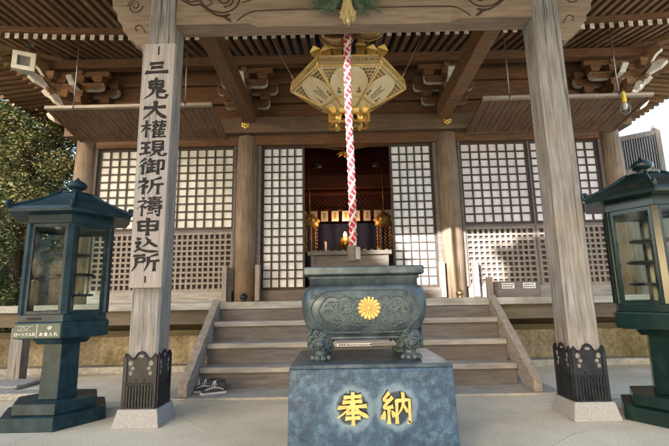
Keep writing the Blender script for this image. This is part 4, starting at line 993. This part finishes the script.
# loudspeaker under the left eave
t = thing('loudspeaker', 'cream square horn loudspeaker fixed under the left eave corner', 'loudspeaker', (-6.42, 7.75, 5.90), rz=R(26))
m = MB(); o_, i_ = .19, .105
for (a, b) in (((-o_, -o_), (o_, -i_)), ((-o_, i_), (o_, o_)), ((-o_, -i_), (-i_, i_)), ((i_, -i_), (o_, i_))): m.box(a[0], b[0], -.26, -.20, a[1], b[1])
m.frustum((0, 0, 0), (.01, .01), (.01, .01), .01)
M = Matrix.Translation((0, -.20, 0)) @ Matrix.Rotation(R(-90), 4, 'X')
m.frustum((0, 0, 0), (o_, o_), (.12, .12), .30, M=M)
m.build('horn', W['cream_plastic'], t, .008)
m = MB(); m.box(-.104, .104, -.205, -.199, -.104, .104); m.build('grille', W['grille'], t)
m = MB(); m.tube([(0, .0, .14), (0, .03, .50)], .02, 8); m.box(-.08, .08, -.05, .1, .50, .52); m.build('bracket', W['steel'], t)

# work lamp on its cord at the right
t = thing('work_lamp', 'yellow handled caged work lamp hanging by its cord below the right eave', 'lamp', (5.22, 7.52, 4.80))
m = MB(); m.tube(cr([(-.02, .10, .15), (-.012, .05, .22), (0, 0, .17)], 6), .010, 6); m.build('cord', W['black'], t)
m = MB(); m.lathe([(.022, .17), (.03, .14), (.035, .05), (.042, -.02), (.034, -.06)], n=16); m.build('handle', W['lamp_yellow'], t)
m = MB(); m.lathe([(.02, -.06), (.04, -.10), (.045, -.14), (.028, -.18), (.005, -.195)], n=16); m.build('bulb', W['white'], t)
m = MB()
for k in range(6):
    a = R(60 * k); m.tube(cr([(.035 * math.cos(a), .035 * math.sin(a), -.05), (.085 * math.cos(a), .085 * math.sin(a), -.14), (.08 * math.cos(a), .08 * math.sin(a), -.24), (.02 * math.cos(a), .02 * math.sin(a), -.29)], 5), .004, 5)
m.tube([(.085 * math.cos(R(a)), .085 * math.sin(R(a)), -.16) for a in range(0, 360, 20)], .004, 5, closed=True)
m.build('cage', W['steel'], t)

# ball shaped door stops on the veranda edge
for x, lb_, mt in ((-1.80, 'dark iron ball knob on the veranda edge above the left side of the steps', 'iron'), (1.745, 'brown iron ball knob on the veranda edge above the right side of the steps', 'brass')):
    t = thing('ball_knob', lb_, 'knob', (x, 7.05, VZ), 'ball knobs on the veranda edge')
    m = MB(); m.lathe([(.045, 0), (.05, .008), (.03, .018), (.058, .05), (.066, .078), (.052, .112), (.02, .13), (.012, .14)], n=24); m.build('ball', W[mt], t)

# grey notice box with two labels at the right of the steps
t = thing('notice_box', 'dark grey wooden box with two white labels on the veranda right of the steps', 'box', (2.72, 7.12, VZ))
m = MB(); m.box(-.36, .34, -.10, .14, 0, .25); m.build('case', W['notice'], t, .006)
for x in (-.19, .155):
    m = MB(); m.box(x - .10, x + .10, -.104, -.1005, .135, .225); lb = m.build('paper_label', W['paper'], t)
    m = MB(); rr = random.Random(int(x * 100))
    for r_ in range(2):
        u = x - .085
        while u < x + .07:
            w_ = rr.uniform(.010, .022)
            m.box(u, u + w_, -.1055, -.1042, .150 + .038 * r_, .172 + .038 * r_); u += w_ + .009
    m.build('printing', W['ink'], lb)
t = thing('offcut_board', 'short pale wooden board leaning beside the grey notice box', 'board', (2.27, 7.15, VZ))
m = MB(); m.box(-.05, .05, -.04, .02, 0, .33); m.build('plank', W['lattice'], t, .004)

# shoes on the foot slab
def shoe(loc, rz, lab):
    t = thing('shoe', lab, 'shoe', loc, 'pair of sneakers', rz); t.scale = (1.12, 1.12, 1.55)
    # u along the foot: heel -.13 .. toe .15
    st_ = [(-.135, .028, .004, .055), (-.12, .038, 0, .095), (-.07, .040, 0, .100), (-.02, .040, 0, .088), (.03, .044, 0, .075), (.08, .048, 0, .056), (.12, .042, .002, .042), (.148, .022, .006, .028)]
    up = MB(); so = MB(); n = 14; vs_ = []
    for u, hw_, zb, zt in st_:
        for k in range(n):
            a = math.pi * 2 * k / n; c_, s_ = math.cos(a), math.sin(a)
            z = .022 + (zt - .022) * max(0, s_) ** .8 if s_ > 0 else .022
            vs_.append((u, hw_ * c_ * (1 - .28 * max(0, s_) ** 2), z))
    fs = [(i * n + k, i * n + (k + 1) % n, (i + 1) * n + (k + 1) % n, (i + 1) * n + k) for i in range(len(st_) - 1) for k in range(n)]
    up.add(vs_, fs + [tuple(range(n)), tuple(range((len(st_) - 1) * n, len(st_) * n))], 0, True); up.build('upper', W['shoe'], t)
    poly = [(u, hw_ * 1.08) for u, hw_, *_ in st_]; poly = poly + [(.156, 0)] + [(u, -v) for u, v in poly[::-1]] + [(-.145, 0)]
    so.prism(poly, 0, .017, 'z'); so.build('sole', W['shoe_sole'], t, .004)
    op = MB(); op.lathe([(1, 0), (.9, .004)], (0, 0, 0), 16, M=Matrix.Translation((-.075, 0, .097)) @ Matrix.Rotation(R(6), 4, 'Y') @ Matrix.Diagonal((.045, .026, 1, 1))); op.build('opening', W['black'], t)
    lc = MB()
    for k in range(5):
        u = -.015 + k * .021; z = .090 - k * .0085
        lc.tube(cr([(u, -.030, z - .016), (u + .004, 0, z - .001), (u, .030, z - .016)], 4), .0045, 6)
    for s in (-1, 1): lc.tube(cr([(-.02, 0, .096), (-.005, s * .025, .096), (.01, s * .045, .078), (-.005, s * .05, .06)], 5), .0035, 6)
    for s in (-1, 1): lc.tube(cr([(-.10, s * .036, .03), (-.03, s * .045, .052), (.05, s * .045, .05), (.10, s * .036, .036)], 5), .004, 6)
    lc.build('laces', W['white'], t)
shoe((-2.02, 5.84, .03), R(196), 'left sneaker of the dark pair with white laces, beside the stair stringer')
shoe((-1.86, 5.72, .03), R(204), 'right sneaker of the dark pair with white laces, nearer the middle of the steps')

# rough kerb stones at the far left
t = thing('kerb_stone', 'long rough grey kerb stone on the ground behind the left lantern', 'stone', (-5.4, 5.75, 0))
m = MB(); m.box(-1.6, 1.7, -.14, .14, 0, .09); m.build('stone_block', W['kerb'], t, .02)
t = thing('stepping_stone', 'flat weathered stone slab at the foot of the left veranda post', 'stone', (-5.2, 6.6, 0))
m = MB(); m.box(-1.2, .35, -.3, .3, 0, .06); m.build('stone_block', W['kerb'], t, .02)

# ================================================================ CENSER ON ITS PLINTH
t = thing('censer_plinth', 'tall blue-grey patinated plinth with two gold characters under the incense burner', 'plinth', (.006, 3.94, 0))
m = MB(); m.frustum((0, 0, 0), (.650, .520), (.638, .505), .665); m.build('pedestal_body', W['plinth'], t, .012)
m = MB(); m.frustum((0, 0, .665), (.640, .507), (.630, .497), .03); m.build('top_slab', W['bronze'], t, .008)
for key, cx_, w_, h_, wd in (('hou', -.150, .245, .235, 11.5), ('nou', .182, .232, .232, 11)):
    m = MB(); write_glyph(m, key, cx_, .374, w_, h_, -.5095, wd, .012, .0010)
    m.build('gold_character', W['gold_paint'], t, fix=False)
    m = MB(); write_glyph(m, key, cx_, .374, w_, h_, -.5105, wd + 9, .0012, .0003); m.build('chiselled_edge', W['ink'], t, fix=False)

PZ = .695
t = thing('incense_burner', 'large rectangular bronze incense burner with gold chrysanthemum crest and lion feet', 'incense burner', (-.018, 3.94, PZ))
def rrect(hx_, hy_, r, n=6):
    out = []
    for cx_, cy_, a0 in ((hx_ - r, hy_ - r, 0), (-hx_ + r, hy_ - r, 90), (-hx_ + r, -hy_ + r, 180), (hx_ - r, -hy_ + r, 270)):
        for k in range(n + 1): a = R(a0 + 90 * k / n); out.append((cx_ + r * math.cos(a), cy_ + r * math.sin(a)))
    return out
def loft(m, prof, mi=0, smooth=True, cap=True):   # prof: (hx, hy, r, z)
    rings = [[(x, y, z) for x, y in rrect(a, b, r)] for a, b, r, z in prof]; n = len(rings[0])
    vs_ = [p for r_ in rings for p in r_]
    fs = [(i * n + k, i * n + (k + 1) % n, (i + 1) * n + (k + 1) % n, (i + 1) * n + k) for i in range(len(rings) - 1) for k in range(n)]
    if cap: fs += [tuple(range(n))[::-1], tuple(range((len(rings) - 1) * n, len(rings) * n))]
    m.add(vs_, fs, mi, smooth)
m = MB()
body = [(.30, .20, .1, .19), (.40, .27, .12, .185), (.455, .30, .13, .20), (.49, .33, .14, .26), (.520, .352, .15, .34), (.535, .365, .15, .43), (.535, .365, .15, .50), (.525, .355, .14, .56), (.50, .34, .12, .60), (.470, .315, .10, .615)]
loft(m, body); m.build('body', W['bronze'], t)
m = MB(); loft(m, [(.465, .31, .06, .612), (.462, .308, .06, .66), (.475, .32, .05, .675), (.475, .32, .05, .70)]); m.build('neck', W['bronze'], t)
m = MB()
ring = [(.500, .345, .03, .702), (.512, .357, .03, .712), (.512, .357, .03, .765), (.504, .349, .03, .775)]
loft(m, ring, smooth=False); m.build('rim', W['bronze'], t, .003)
m = MB(); loft(m, [(.45, .295, .03, .776), (.44, .285, .03, .7765)], smooth=False); m.build('ash_bed', W['slab'], t)
m = MB(); loft(m, [(.44, .29, .12, .168), (.452, .30, .13, .176), (.452, .30, .13, .19), (.44, .29, .12, .197)]); m.build('base_moulding', W['bronze'], t)
# raised cartouche lines on the front
def yfront(z, x=0):      # front surface of the body at height z
    pr = body[1:]
    for (a, b, r, z0), (a2, b2, r2, z1) in zip(pr, pr[1:]):
        if z0 <= z <= z1:
            u = (z - z0) / (z1 - z0); hy_ = b + (b2 - b) * u; hx_ = a + (a2 - a) * u; rr_ = r + (r2 - r) * u; break
    else: hy_, hx_, rr_ = .36, .53, .15
    ax = abs(x) - (hx_ - rr_)
    return -(hy_ - (rr_ - math.sqrt(max(0, rr_ * rr_ - ax * ax)) if ax > 0 else 0))
m = MB()
def cart(pts, r):
    P = cr(pts + [pts[0]], 6)[:-1]; m.tube([(x, yfront(z, x) - .003, z) for x, z in P], r, 6, closed=True)
half = [(0, .575), (.12, .578), (.30, .576), (.36, .555), (.40, .51), (.435, .47), (.455, .41), (.43, .34), (.38, .29), (.32, .235), (.15, .228), (0, .228)]
cart(half + [(-x, z) for x, z in half[-2:0:-1]], .0075)
half = [(0, .508), (.10, .500), (.13, .515), (.17, .530), (.215, .505), (.245, .522), (.30, .520), (.335, .495), (.36, .46), (.385, .41), (.365, .355), (.335, .315), (.27, .295), (.235, .268), (.20, .285), (.13, .298), (.06, .282), (0, .295)]
cart(half + [(-x, z) for x, z in half[-2:0:-1]], .0075)
for s in (-1, 1):
    for z in (.525,): m.lathe([(.014, 0), (.012, .008), (.003, .012)], (0, 0, 0), 10, M=Matrix.Translation((s * .415, yfront(z, .415) - .001, z)) @ Matrix.Rotation(R(90), 4, 'X'))
m.build('cartouche_relief', W['bronze_dark'], t)
# stippled field inside the cartouche
m = MB(); vs_ = []; fs = []; NX, NZ = 26, 8
for j in range(NZ + 1):
    for i in range(NX + 1):
        u = -1 + 2 * i / NX; z = .305 + .185 * j / NZ; x = u * (.30 + .055 * math.sin(math.pi * j / NZ)); vs_.append((x, yfront(z, x) - .0022, z))
fs = [(j * (NX + 1) + i, j * (NX + 1) + i + 1, (j + 1) * (NX + 1) + i + 1, (j + 1) * (NX + 1) + i) for j in range(NZ) for i in range(NX)]
m.add(vs_, fs); m.build('stippled_field', W['bronze_dark'], t, fix=False)
# chrysanthemum crest
m = MB(); M = Matrix.Translation((.035, yfront(.42) - .004, .425)) @ Matrix.Rotation(R(88), 4, 'X')
for k in range(16):
    a = 2 * math.pi * k / 16; Mk = M @ Matrix.Rotation(a, 4, 'Z')
    pr = [(.018, .0045), (.04, .009), (.065, .0135), (.080, .0155), (.090, .013), (.0945, .006)]
    vs_ = []; fs = []
    for r_, hw_ in pr: vs_ += [(r_, -hw_, 0), (r_, -hw_ * .6, .009), (r_, 0, .013), (r_, hw_ * .6, .009), (r_, hw_, 0)]
    for i in range(len(pr) - 1):
        for q in range(4): fs.append((5 * i + q, 5 * i + q + 1, 5 * i + 5 + q + 1, 5 * i + 5 + q))
    fs.append((25, 26, 27, 28, 29)); m.add(vs_, fs, 0, True, Mk)
m.lathe([(.02, 0), (.019, .014), (.010, .019), (.002, .020)], (0, 0, 0), 16, M=M)
m.build('chrysanthemum_crest', W['gold_paint'], t)
# lion feet
def lion(sx, sy):
    m = MB(); x0, y0 = sx * .375, sy * .245
    fx = -sy
    rr = random.Random(4)
    m.lathe([(.078, 0), (.084, .012), (.072, .035), (.046, .055), (.052, .085), (.09, .12), (.104, .165), (.095, .22), (.06, .255)], (x0, y0, 0), 16)
    for k in range(4):   # toes
        a = R(-90 * fx * -1 + (k - 1.5) * 34) if False else R((-90 if sy < 0 else 90) + (k - 1.5) * 36)
        m.lathe([(.004, -.02), (.024, -.008), (.028, .008), (.018, .026), (.003, .034)], (x0 + .078 * math.cos(a), y0 + .078 * math.sin(a), .018), 8)
    for k in range(34):   # curls of the mane and brow
        a = R((-90 if sy < 0 else 90) + rr.uniform(-110, 110)); z = rr.uniform(.10, .235); r_ = .095 + .01 * rr.random()
        c_ = Vector((x0 + r_ * math.cos(a), y0 + r_ * math.sin(a), z)); q = rr.uniform(.016, .026)
        tdir = Vector((-math.sin(a), math.cos(a), 0)); up_ = Vector((0, 0, 1)); o_ = Vector((math.cos(a), math.sin(a), 0))
        m.tube([c_ + tdir * q * math.cos(j * .9) * (1 - j / 11) + up_ * q * math.sin(j * .9) * (1 - j / 11) + o_ * .008 * j / 9 for j in range(9)], .0075, 5)
    f = Vector((0, sy * 1.0, 0))
    fy = y0 + sy * .10
    m.lathe([(.003, -.03), (.03, -.012), (.036, .008), (.022, .03), (.003, .04)], (x0, fy, .135), 10)          # muzzle
    for s in (-1, 1):
        m.lathe([(.002, -.014), (.014, 0), (.002, .014)], (x0 + s * .034, fy - sy * .004, .178), 8)             # eyes
        m.tube(cr([(x0 + s * .012, fy + sy * .012, .195), (x0 + s * .036, fy + sy * .008, .205), (x0 + s * .062, fy - sy * .01, .19)], 4), .008, 6)   # brows
        m.tube(cr([(x0 + s * .008, fy + sy * .025, .112), (x0 + s * .032, fy + sy * .012, .108), (x0 + s * .046, fy - sy * .005, .125)], 4), .006, 6)  # jaws
    m.build('lion_foot', W['bronze_dark'], t)
for sx in (-1, 1):
    for sy in (-1, 1): lion(sx, sy)

# ================================================================ HEXAGONAL CANDLE LANTERNS
def hexring(s, z): return [(s * math.cos(R(60 * k)), s * math.sin(R(60 * k)), z) for k in range(6)]
def hexloft(m, prof, mi=0, smooth=False):
    vs_ = [p for s, z in prof for p in hexring(s, z)]; fs = [(i * 6 + k, i * 6 + (k + 1) % 6, i * 6 + 6 + (k + 1) % 6, i * 6 + 6 + k) for i in range(len(prof) - 1) for k in range(6)]
    fs += [tuple(range(6))[::-1], tuple(range((len(prof) - 1) * 6, len(prof) * 6))]; m.add(vs_, fs, mi, smooth)
def candle_lantern(loc, lab, mt, signs):
    t = thing('candle_lantern', lab, 'lantern', loc, 'hexagonal candle lanterns')
    m = MB(); hexloft(m, [(.523, 0), (.523, .13)]); m.build('base_step', mt, t, .006)
    m = MB(); hexloft(m, [(.425, .131), (.420, .235)]); m.build('base_step', mt, t, .006)
    m = MB(); hexloft(m, [(.195, .236), (.185, .80)]); m.build('pedestal', mt, t, .005)
    m = MB(); hexloft(m, [(.26, .79), (.30, .84), (.44, .855), (.44, .862)]); m.build('underside', mt, t, .003)
    m = MB(); hexloft(m, [(.485, .863), (.485, 1.015), (.475, 1.022)]); m.build('tray', mt, t, .006)
    m = MB(); hexloft(m, [(.452, 1.023), (.450, 1.095)]); m.build('lower_rail', mt, t, .003)
    m = MB(); hexloft(m, [(.455, 2.04), (.455, 2.13), (.50, 2.135)]); m.build('upper_rail', mt, t, .003)
    s0 = .452
    for k in range(6):
        a = R(60 * k); x, y = (s0 - .022) * math.cos(a), (s0 - .022) * math.sin(a)
        m = MB(); m.cbox((x, y, 1.568), (.050, .062, .942), (0, 0, a)); m.build('corner_post', mt, t, .004)
    for k in range(6):
        a, b = R(60 * k), R(60 * k + 60)
        A = Vector((s0 * math.cos(a), s0 * math.sin(a), 0)); B = Vector((s0 * math.cos(b), s0 * math.sin(b), 0))
        ang = math.atan2((B - A).y, (B - A).x); L_ = (B - A).length; C0 = (A + B) / 2; inn = -C0.normalized()
        M = Matrix.Translation(C0 + inn * .02) @ Matrix.Rotation(ang, 4, 'Z')
        h = L_ / 2 - .040
        m = MB()
        m.box(-h, -h + .026, -.012, .012, 1.10, 2.035, M=M); m.box(h - .026, h, -.012, .012, 1.10, 2.035, M=M)
        m.box(-h + .0265, h - .0265, -.011, .011, 1.10, 1.13, M=M); m.box(-h + .0265, h - .0265, -.011, .011, 2.0, 2.035, M=M)
        d = m.build('glazed_door', mt, t)
        gm = MB(); gm.box(-h + .027, h - .027, -.002, .002, 1.131, 1.999, M=M); gm.build('pane', W['glass'], d)
        if k in (3, 4, 5):
            hm = MB()
            for z in (1.30, 1.40): hm.cbox((0, 0, 0), (.016, .02, .03)); 
            hm = MB(); sg = -1
            for z in (1.42, 1.455): hm.lathe([(.011, 0), (.011, .022), (.006, .028)], (0, 0, 0), 8, M=M @ Matrix.Translation((sg * (h - .008), .0, z)) @ Matrix.Rotation(R(-90), 4, 'X') )
            hm.build('latch', W['steel'], d)
    # slots in the lower rail
    m = MB()
    m.box(-.13, .0, -.3975, -.392, 1.045, 1.068)
    m.build('coin_slot', W['ink'], t)
    # right face holes
    m = MB(); Mf = Matrix.Rotation(R(60), 4, 'Z')
    for u in (-.10, 0, .10): m.box(u - .014, u + .014, -.3975, -.392, 1.045, 1.063, M=Mf)
    m.build('vent_hole', W['ink'], t)
    # roof: concave hexagonal with ribs, curls and finial
    rf = MB(); prof = [(.60, 2.135), (.648, 2.135), (.655, 2.165), (.640, 2.19), (.54, 2.235), (.42, 2.285), (.31, 2.345), (.22, 2.405), (.165, 2.43)]
    hexloft(rf, prof); ro = rf.build('roof', mt, t)
    for k in range(6):
        a = R(60 * k); c_, s_ = math.cos(a), math.sin(a)
        rb = MB(); rb.tube([((r + .004) * c_, (r + .004) * s_, z + .004) for r, z in prof[2:]], [.016] * 7, 8)
        rb.tube(cr([(.645 * c_, .645 * s_, 2.175), (.665 * c_, .665 * s_, 2.20), (.658 * c_, .658 * s_, 2.235), (.632 * c_, .632 * s_, 2.24), (.628 * c_, .628 * s_, 2.215)], 5), .017, 8)
        rb.build('roof_rib', mt, ro)
    m = MB(); m.lathe([(.15, 2.43), (.155, 2.445), (.10, 2.455), (.055, 2.47), (.05, 2.49), (.085, 2.505), (.105, 2.535), (.10, 2.56), (.065, 2.59), (.03, 2.605), (.018, 2.625), (.003, 2.645)], n=24); m.build('finial', mt, t)
    # candle racks inside
    m = MB(); m.lathe([(.014, 1.0), (.014, 2.0)], n=10); m.build('rack_pole', W['iron'], t)
    for z, r_ in ((1.28, .25), (1.50, .25), (1.72, .20)):
        m = MB(); m.lathe([(r_ - .02, z), (r_, z + .004), (r_ + .004, z + .022), (r_ - .006, z + .022), (r_ - .01, z + .008), (.02, z + .008)], n=28)
        for k in range(12):
            a = R(30 * k); m.lathe([(.004, 0), (.003, .04), (.001, .045)], ((r_ - .03) * math.cos(a), (r_ - .03) * math.sin(a), z + .008), 6)
        for k in range(6): a = R(60 * k); m.tube([(.01 * math.cos(a), .01 * math.sin(a), z + .015), (r_ * math.cos(a), r_ * math.sin(a), z + .02)], .004, 5)
        m.build('candle_rack', W['iron'], t)
    if signs:
        m = MB(); m.box(-.235, .235, -.428, -.4215, .868, 1.008); sg = m.build('front_sign', W['sign_green'], t, .002)
        m = MB(); m.box(-.002, .002, -.4292, -.4281, .875, 1.0); m.build('divider', W['white'], sg)
        def text(body, x, z, size, sx=1):
            c = bpy.data.curves.new('lettering', 'FONT'); c.body = body; c.size = size; c.align_x = 'CENTER'; c.extrude = .0008; c.offset = size * .02
            o = bpy.data.objects.new('lettering', c); COL.objects.link(o); o.parent = sg; o.location = (x, -.4295, z); o.rotation_euler = (R(90), 0, 0); o.scale = (sx, 1, 1); c.materials.append(W['white']); bpy.context.view_layer.update(); me = bpy.data.meshes.new_from_object(o.evaluated_get(bpy.context.evaluated_depsgraph_get())); o2 = bpy.data.objects.new('lettering', me); COL.objects.link(o2); o2.parent = sg; o2.location = o.location; o2.rotation_euler = o.rotation_euler; o2.scale = o.scale; bpy.data.objects.remove(o)
        text('ローソク入れ', -.118, .892, .040, .9); text('お 金 入 れ', .118, .892, .040, .95)
        m = MB()     # little candle-in-box drawing and coin swirl
        m.tube([(x, -.4292, z) for x, z in ((-.19, .945), (-.19, .985), (-.06, .985), (-.06, .945), (-.19, .945))], .0018, 5)
        m.tube([(x, -.4292, z) for x, z in cr([(-.17, .952), (-.14, .975), (-.11, .955), (-.08, .975), (-.045, .990)], 4)], .0018, 5)
        m.tube([(.125 + .024 * (1 - j / 22) * math.cos(j * .75), -.4292, .965 + .020 * (1 - j / 22) * math.sin(j * .75)) for j in range(18)], .0030, 5)
        m.build('pictogram', W['white'], sg)
    return t
candle_lantern((-3.243, 4.728, 0), 'weathered blue hexagonal glass candle lantern with a green sign, left of the porch', W['lantern_blue'], True)
tt = candle_lantern((3.04, 4.403, 0), 'glossy dark green hexagonal glass candle lantern right of the porch post', W['lantern_green'], False)

# ================================================================ ANNEX AT THE RIGHT
t = thing('annex_building', 'grey timber annex with a vertical slatted gable window beyond the hall corner', 'building', (9.6, 12.3, 0))
m = MB(); m.box(-1.35, 2.5, .1, 3.5, 0, 4.55); m.build('wall', W['annex'], t, .01)
m = MB(); m.box(-1.40, -.05, -.02, .09, 4.56, 4.85); m.build('lower_rail', W['annex'], t, .006)
M = Matrix.Identity(4)
m = MB(); m.hexa([(-1.4, -.02, 5.70), (-.05, -.02, 5.95), (-.05, .09, 5.95), (-1.4, .09, 5.70), (-1.4, -.02, 5.86), (-.05, -.02, 6.11), (-.05, .09, 6.11), (-1.4, .09, 5.86)]); m.build('upper_rail', W['annex'], t, .006)
m = MB(); m.box(-.16, .0, -.04, .12, 4.2, 6.25); m.build('corner_post', W['annex'], t, .006)
m = MB()
for k in range(16): x = -1.36 + k * .078; m.box(x, x + .035, .0, .03, 4.86, 5.70 + (x + 1.4) * .18)
m.build('window_slats', W['annex_slat'], t)
m = MB(); m.box(-1.35, -.2, .05, .07, 4.8, 5.9); m.build('window_backing', W['annex_slat'], t)

# ================================================================ TREES
def leaf_cloud(m, rnd, centre, rad, n, size, mi_weights, flat=.85):
    vs_ = []; 
    for q in range(n):
        d = Vector((rnd.gauss(0, 1), rnd.gauss(0, 1), rnd.gauss(0, 1))).normalized() * (rnd.random() ** .45)
        p = Vector((centre[0] + d.x * rad[0], centre[1] + d.y * rad[1], centre[2] + d.z * rad[2]))
        a = Vector((rnd.gauss(0, 1), rnd.gauss(0, 1), rnd.gauss(0, .6))).normalized(); b = a.cross(Vector((rnd.gauss(0, 1), rnd.gauss(0, 1), rnd.gauss(0, 1)))).normalized()
        L = size * rnd.uniform(.6, 1.3); wv = L * .42
        o = len(m.v)
        m.v += [tuple(p - a * L * .5), tuple(p + b * wv * .5), tuple(p + a * L * .5), tuple(p - b * wv * .5)]
        m.f.append((o, o + 1, o + 2, o + 3)); m.sm.append(False)
        r_ = rnd.random(); m.mi.append(0 if r_ < mi_weights[0] else (1 if r_ < mi_weights[1] else 2))
def tree(loc, h, crown_r, lab, seed, n=14000, size=.11, wts=(.55, .8), name='broadleaf_tree', group='trees on the hillside', clumps=26, zlow=.3, trunk_r=.16, mats=None):
    rnd = random.Random(seed)
    t = thing(name, lab, 'tree', loc, group)
    m = MB(); tips = []
    bend = (rnd.uniform(-.3, .3), rnd.uniform(-.3, .3))
    path = cr([(0, 0, -.3), (bend[0] * .5, bend[1] * .5, h * .3), (bend[0], bend[1], h * .6), (bend[0] * 1.4, bend[1] * 1.2, h * .92)], 5)
    m.tube(path, [trunk_r * (1 - .8 * i / (len(path) - 1)) for i in range(len(path))], 9)
    for k in range(clumps):
        f = zlow + (1 - zlow) * (k + .5) / clumps; a = k * 2.4 + rnd.uniform(-.4, .4)
        base = Vector(path[min(len(path) - 1, int(f * .9 * len(path)))])
        rr_ = crown_r * (1.0 - .65 * max(0, (f - .55)) / .45) * rnd.uniform(.45, .95)
        tip = Vector((base.x + rr_ * math.cos(a), base.y + rr_ * math.sin(a), h * f + rnd.uniform(0, .06) * h))
        mid = base.lerp(tip, .5) + Vector((0, 0, -.03 * h))
        m.tube(cr([base, mid, tip], 4), [trunk_r * .35 * (1 - .85 * i / 8) for i in range(9)], 5); tips.append(tip)
    m.build('trunk', W['bark'], t)
    c = MB()
    for tip in tips:
        rr_ = crown_r * rnd.uniform(.28, .46)
        leaf_cloud(c, rnd, tip, (rr_, rr_, rr_ * .7), n // clumps, size, wts)
    c.build('crown', mats or [W['leaf_a'], W['leaf_c'], W['leaf_b']], t, fix=False)
    return t
tree((-8.3, 10.6, 1.0), 5.0, 1.9, 'yellow flecked evergreen nearest the hall corner, crown under the left eave', 21, 24000, .10, (.30, .55))
tree((-10.4, 10.4, 1.5), 6.1, 2.1, 'yellow green tree rising highest at the left edge of the photo', 22, 25000, .10, (.32, .58))
tree((-9.0, 14.2, 1.8), 5.2, 2.3, 'dark green tree behind the yellow flecked evergreen beside the hall', 23, 14000, .12, (.45, .85))
tree((-12.5, 14.0, 2.6), 6.0, 2.5, 'tall dark tree farthest back on the hillside left of the hall', 24, 14000, .15, (.45, .85))
tree((-8.0, 8.6, .3), 2.3, 1.2, 'low dark shrub at the foot of the bank behind the left lantern', 25, 12000, .09, (.40, .85), 'shrub', 'shrubs on the bank', 18, .15, .06)
tree((-9.8, 8.2, .8), 2.9, 1.4, 'low brownish shrub at the far left edge behind the lantern', 26, 12000, .09, (.45, .80), 'shrub', 'shrubs on the bank', 18, .15, .06)
# unseen trees added behind the camera; their heights and gaps shape the low sun
SH = [(-12.5, -9.0, 13.5, 2.9), (-11.7, -9.8, 12.5, 2.0), (-14.6, -9.6, 13, 2.8), (-16.3, -7.9, 13.5, 2.5), (-8.7, -8.8, 7.3, 2.2), (-9.8, -10.0, 7.2, 1.9), (-6.6, -9.6, 8.6, 2.0), (-4.6, -9.2, 9.8, 2.3),
      (-1.6, -8.8, 12.0, 2.6), (2.6, -9.2, 12.4, 2.8), (7.2, -9.0, 12, 2.9)]
for i, (x, y, h, r_) in enumerate(SH):
    tree((x, y, 0), h, r_, 'large unseen evergreen added behind the viewer to shape the sunlight', 40 + i, 8000, .66, (.45, .9), 'added_shade_tree', 'added shade trees behind the viewer', 26, 3.0 / h, .22)
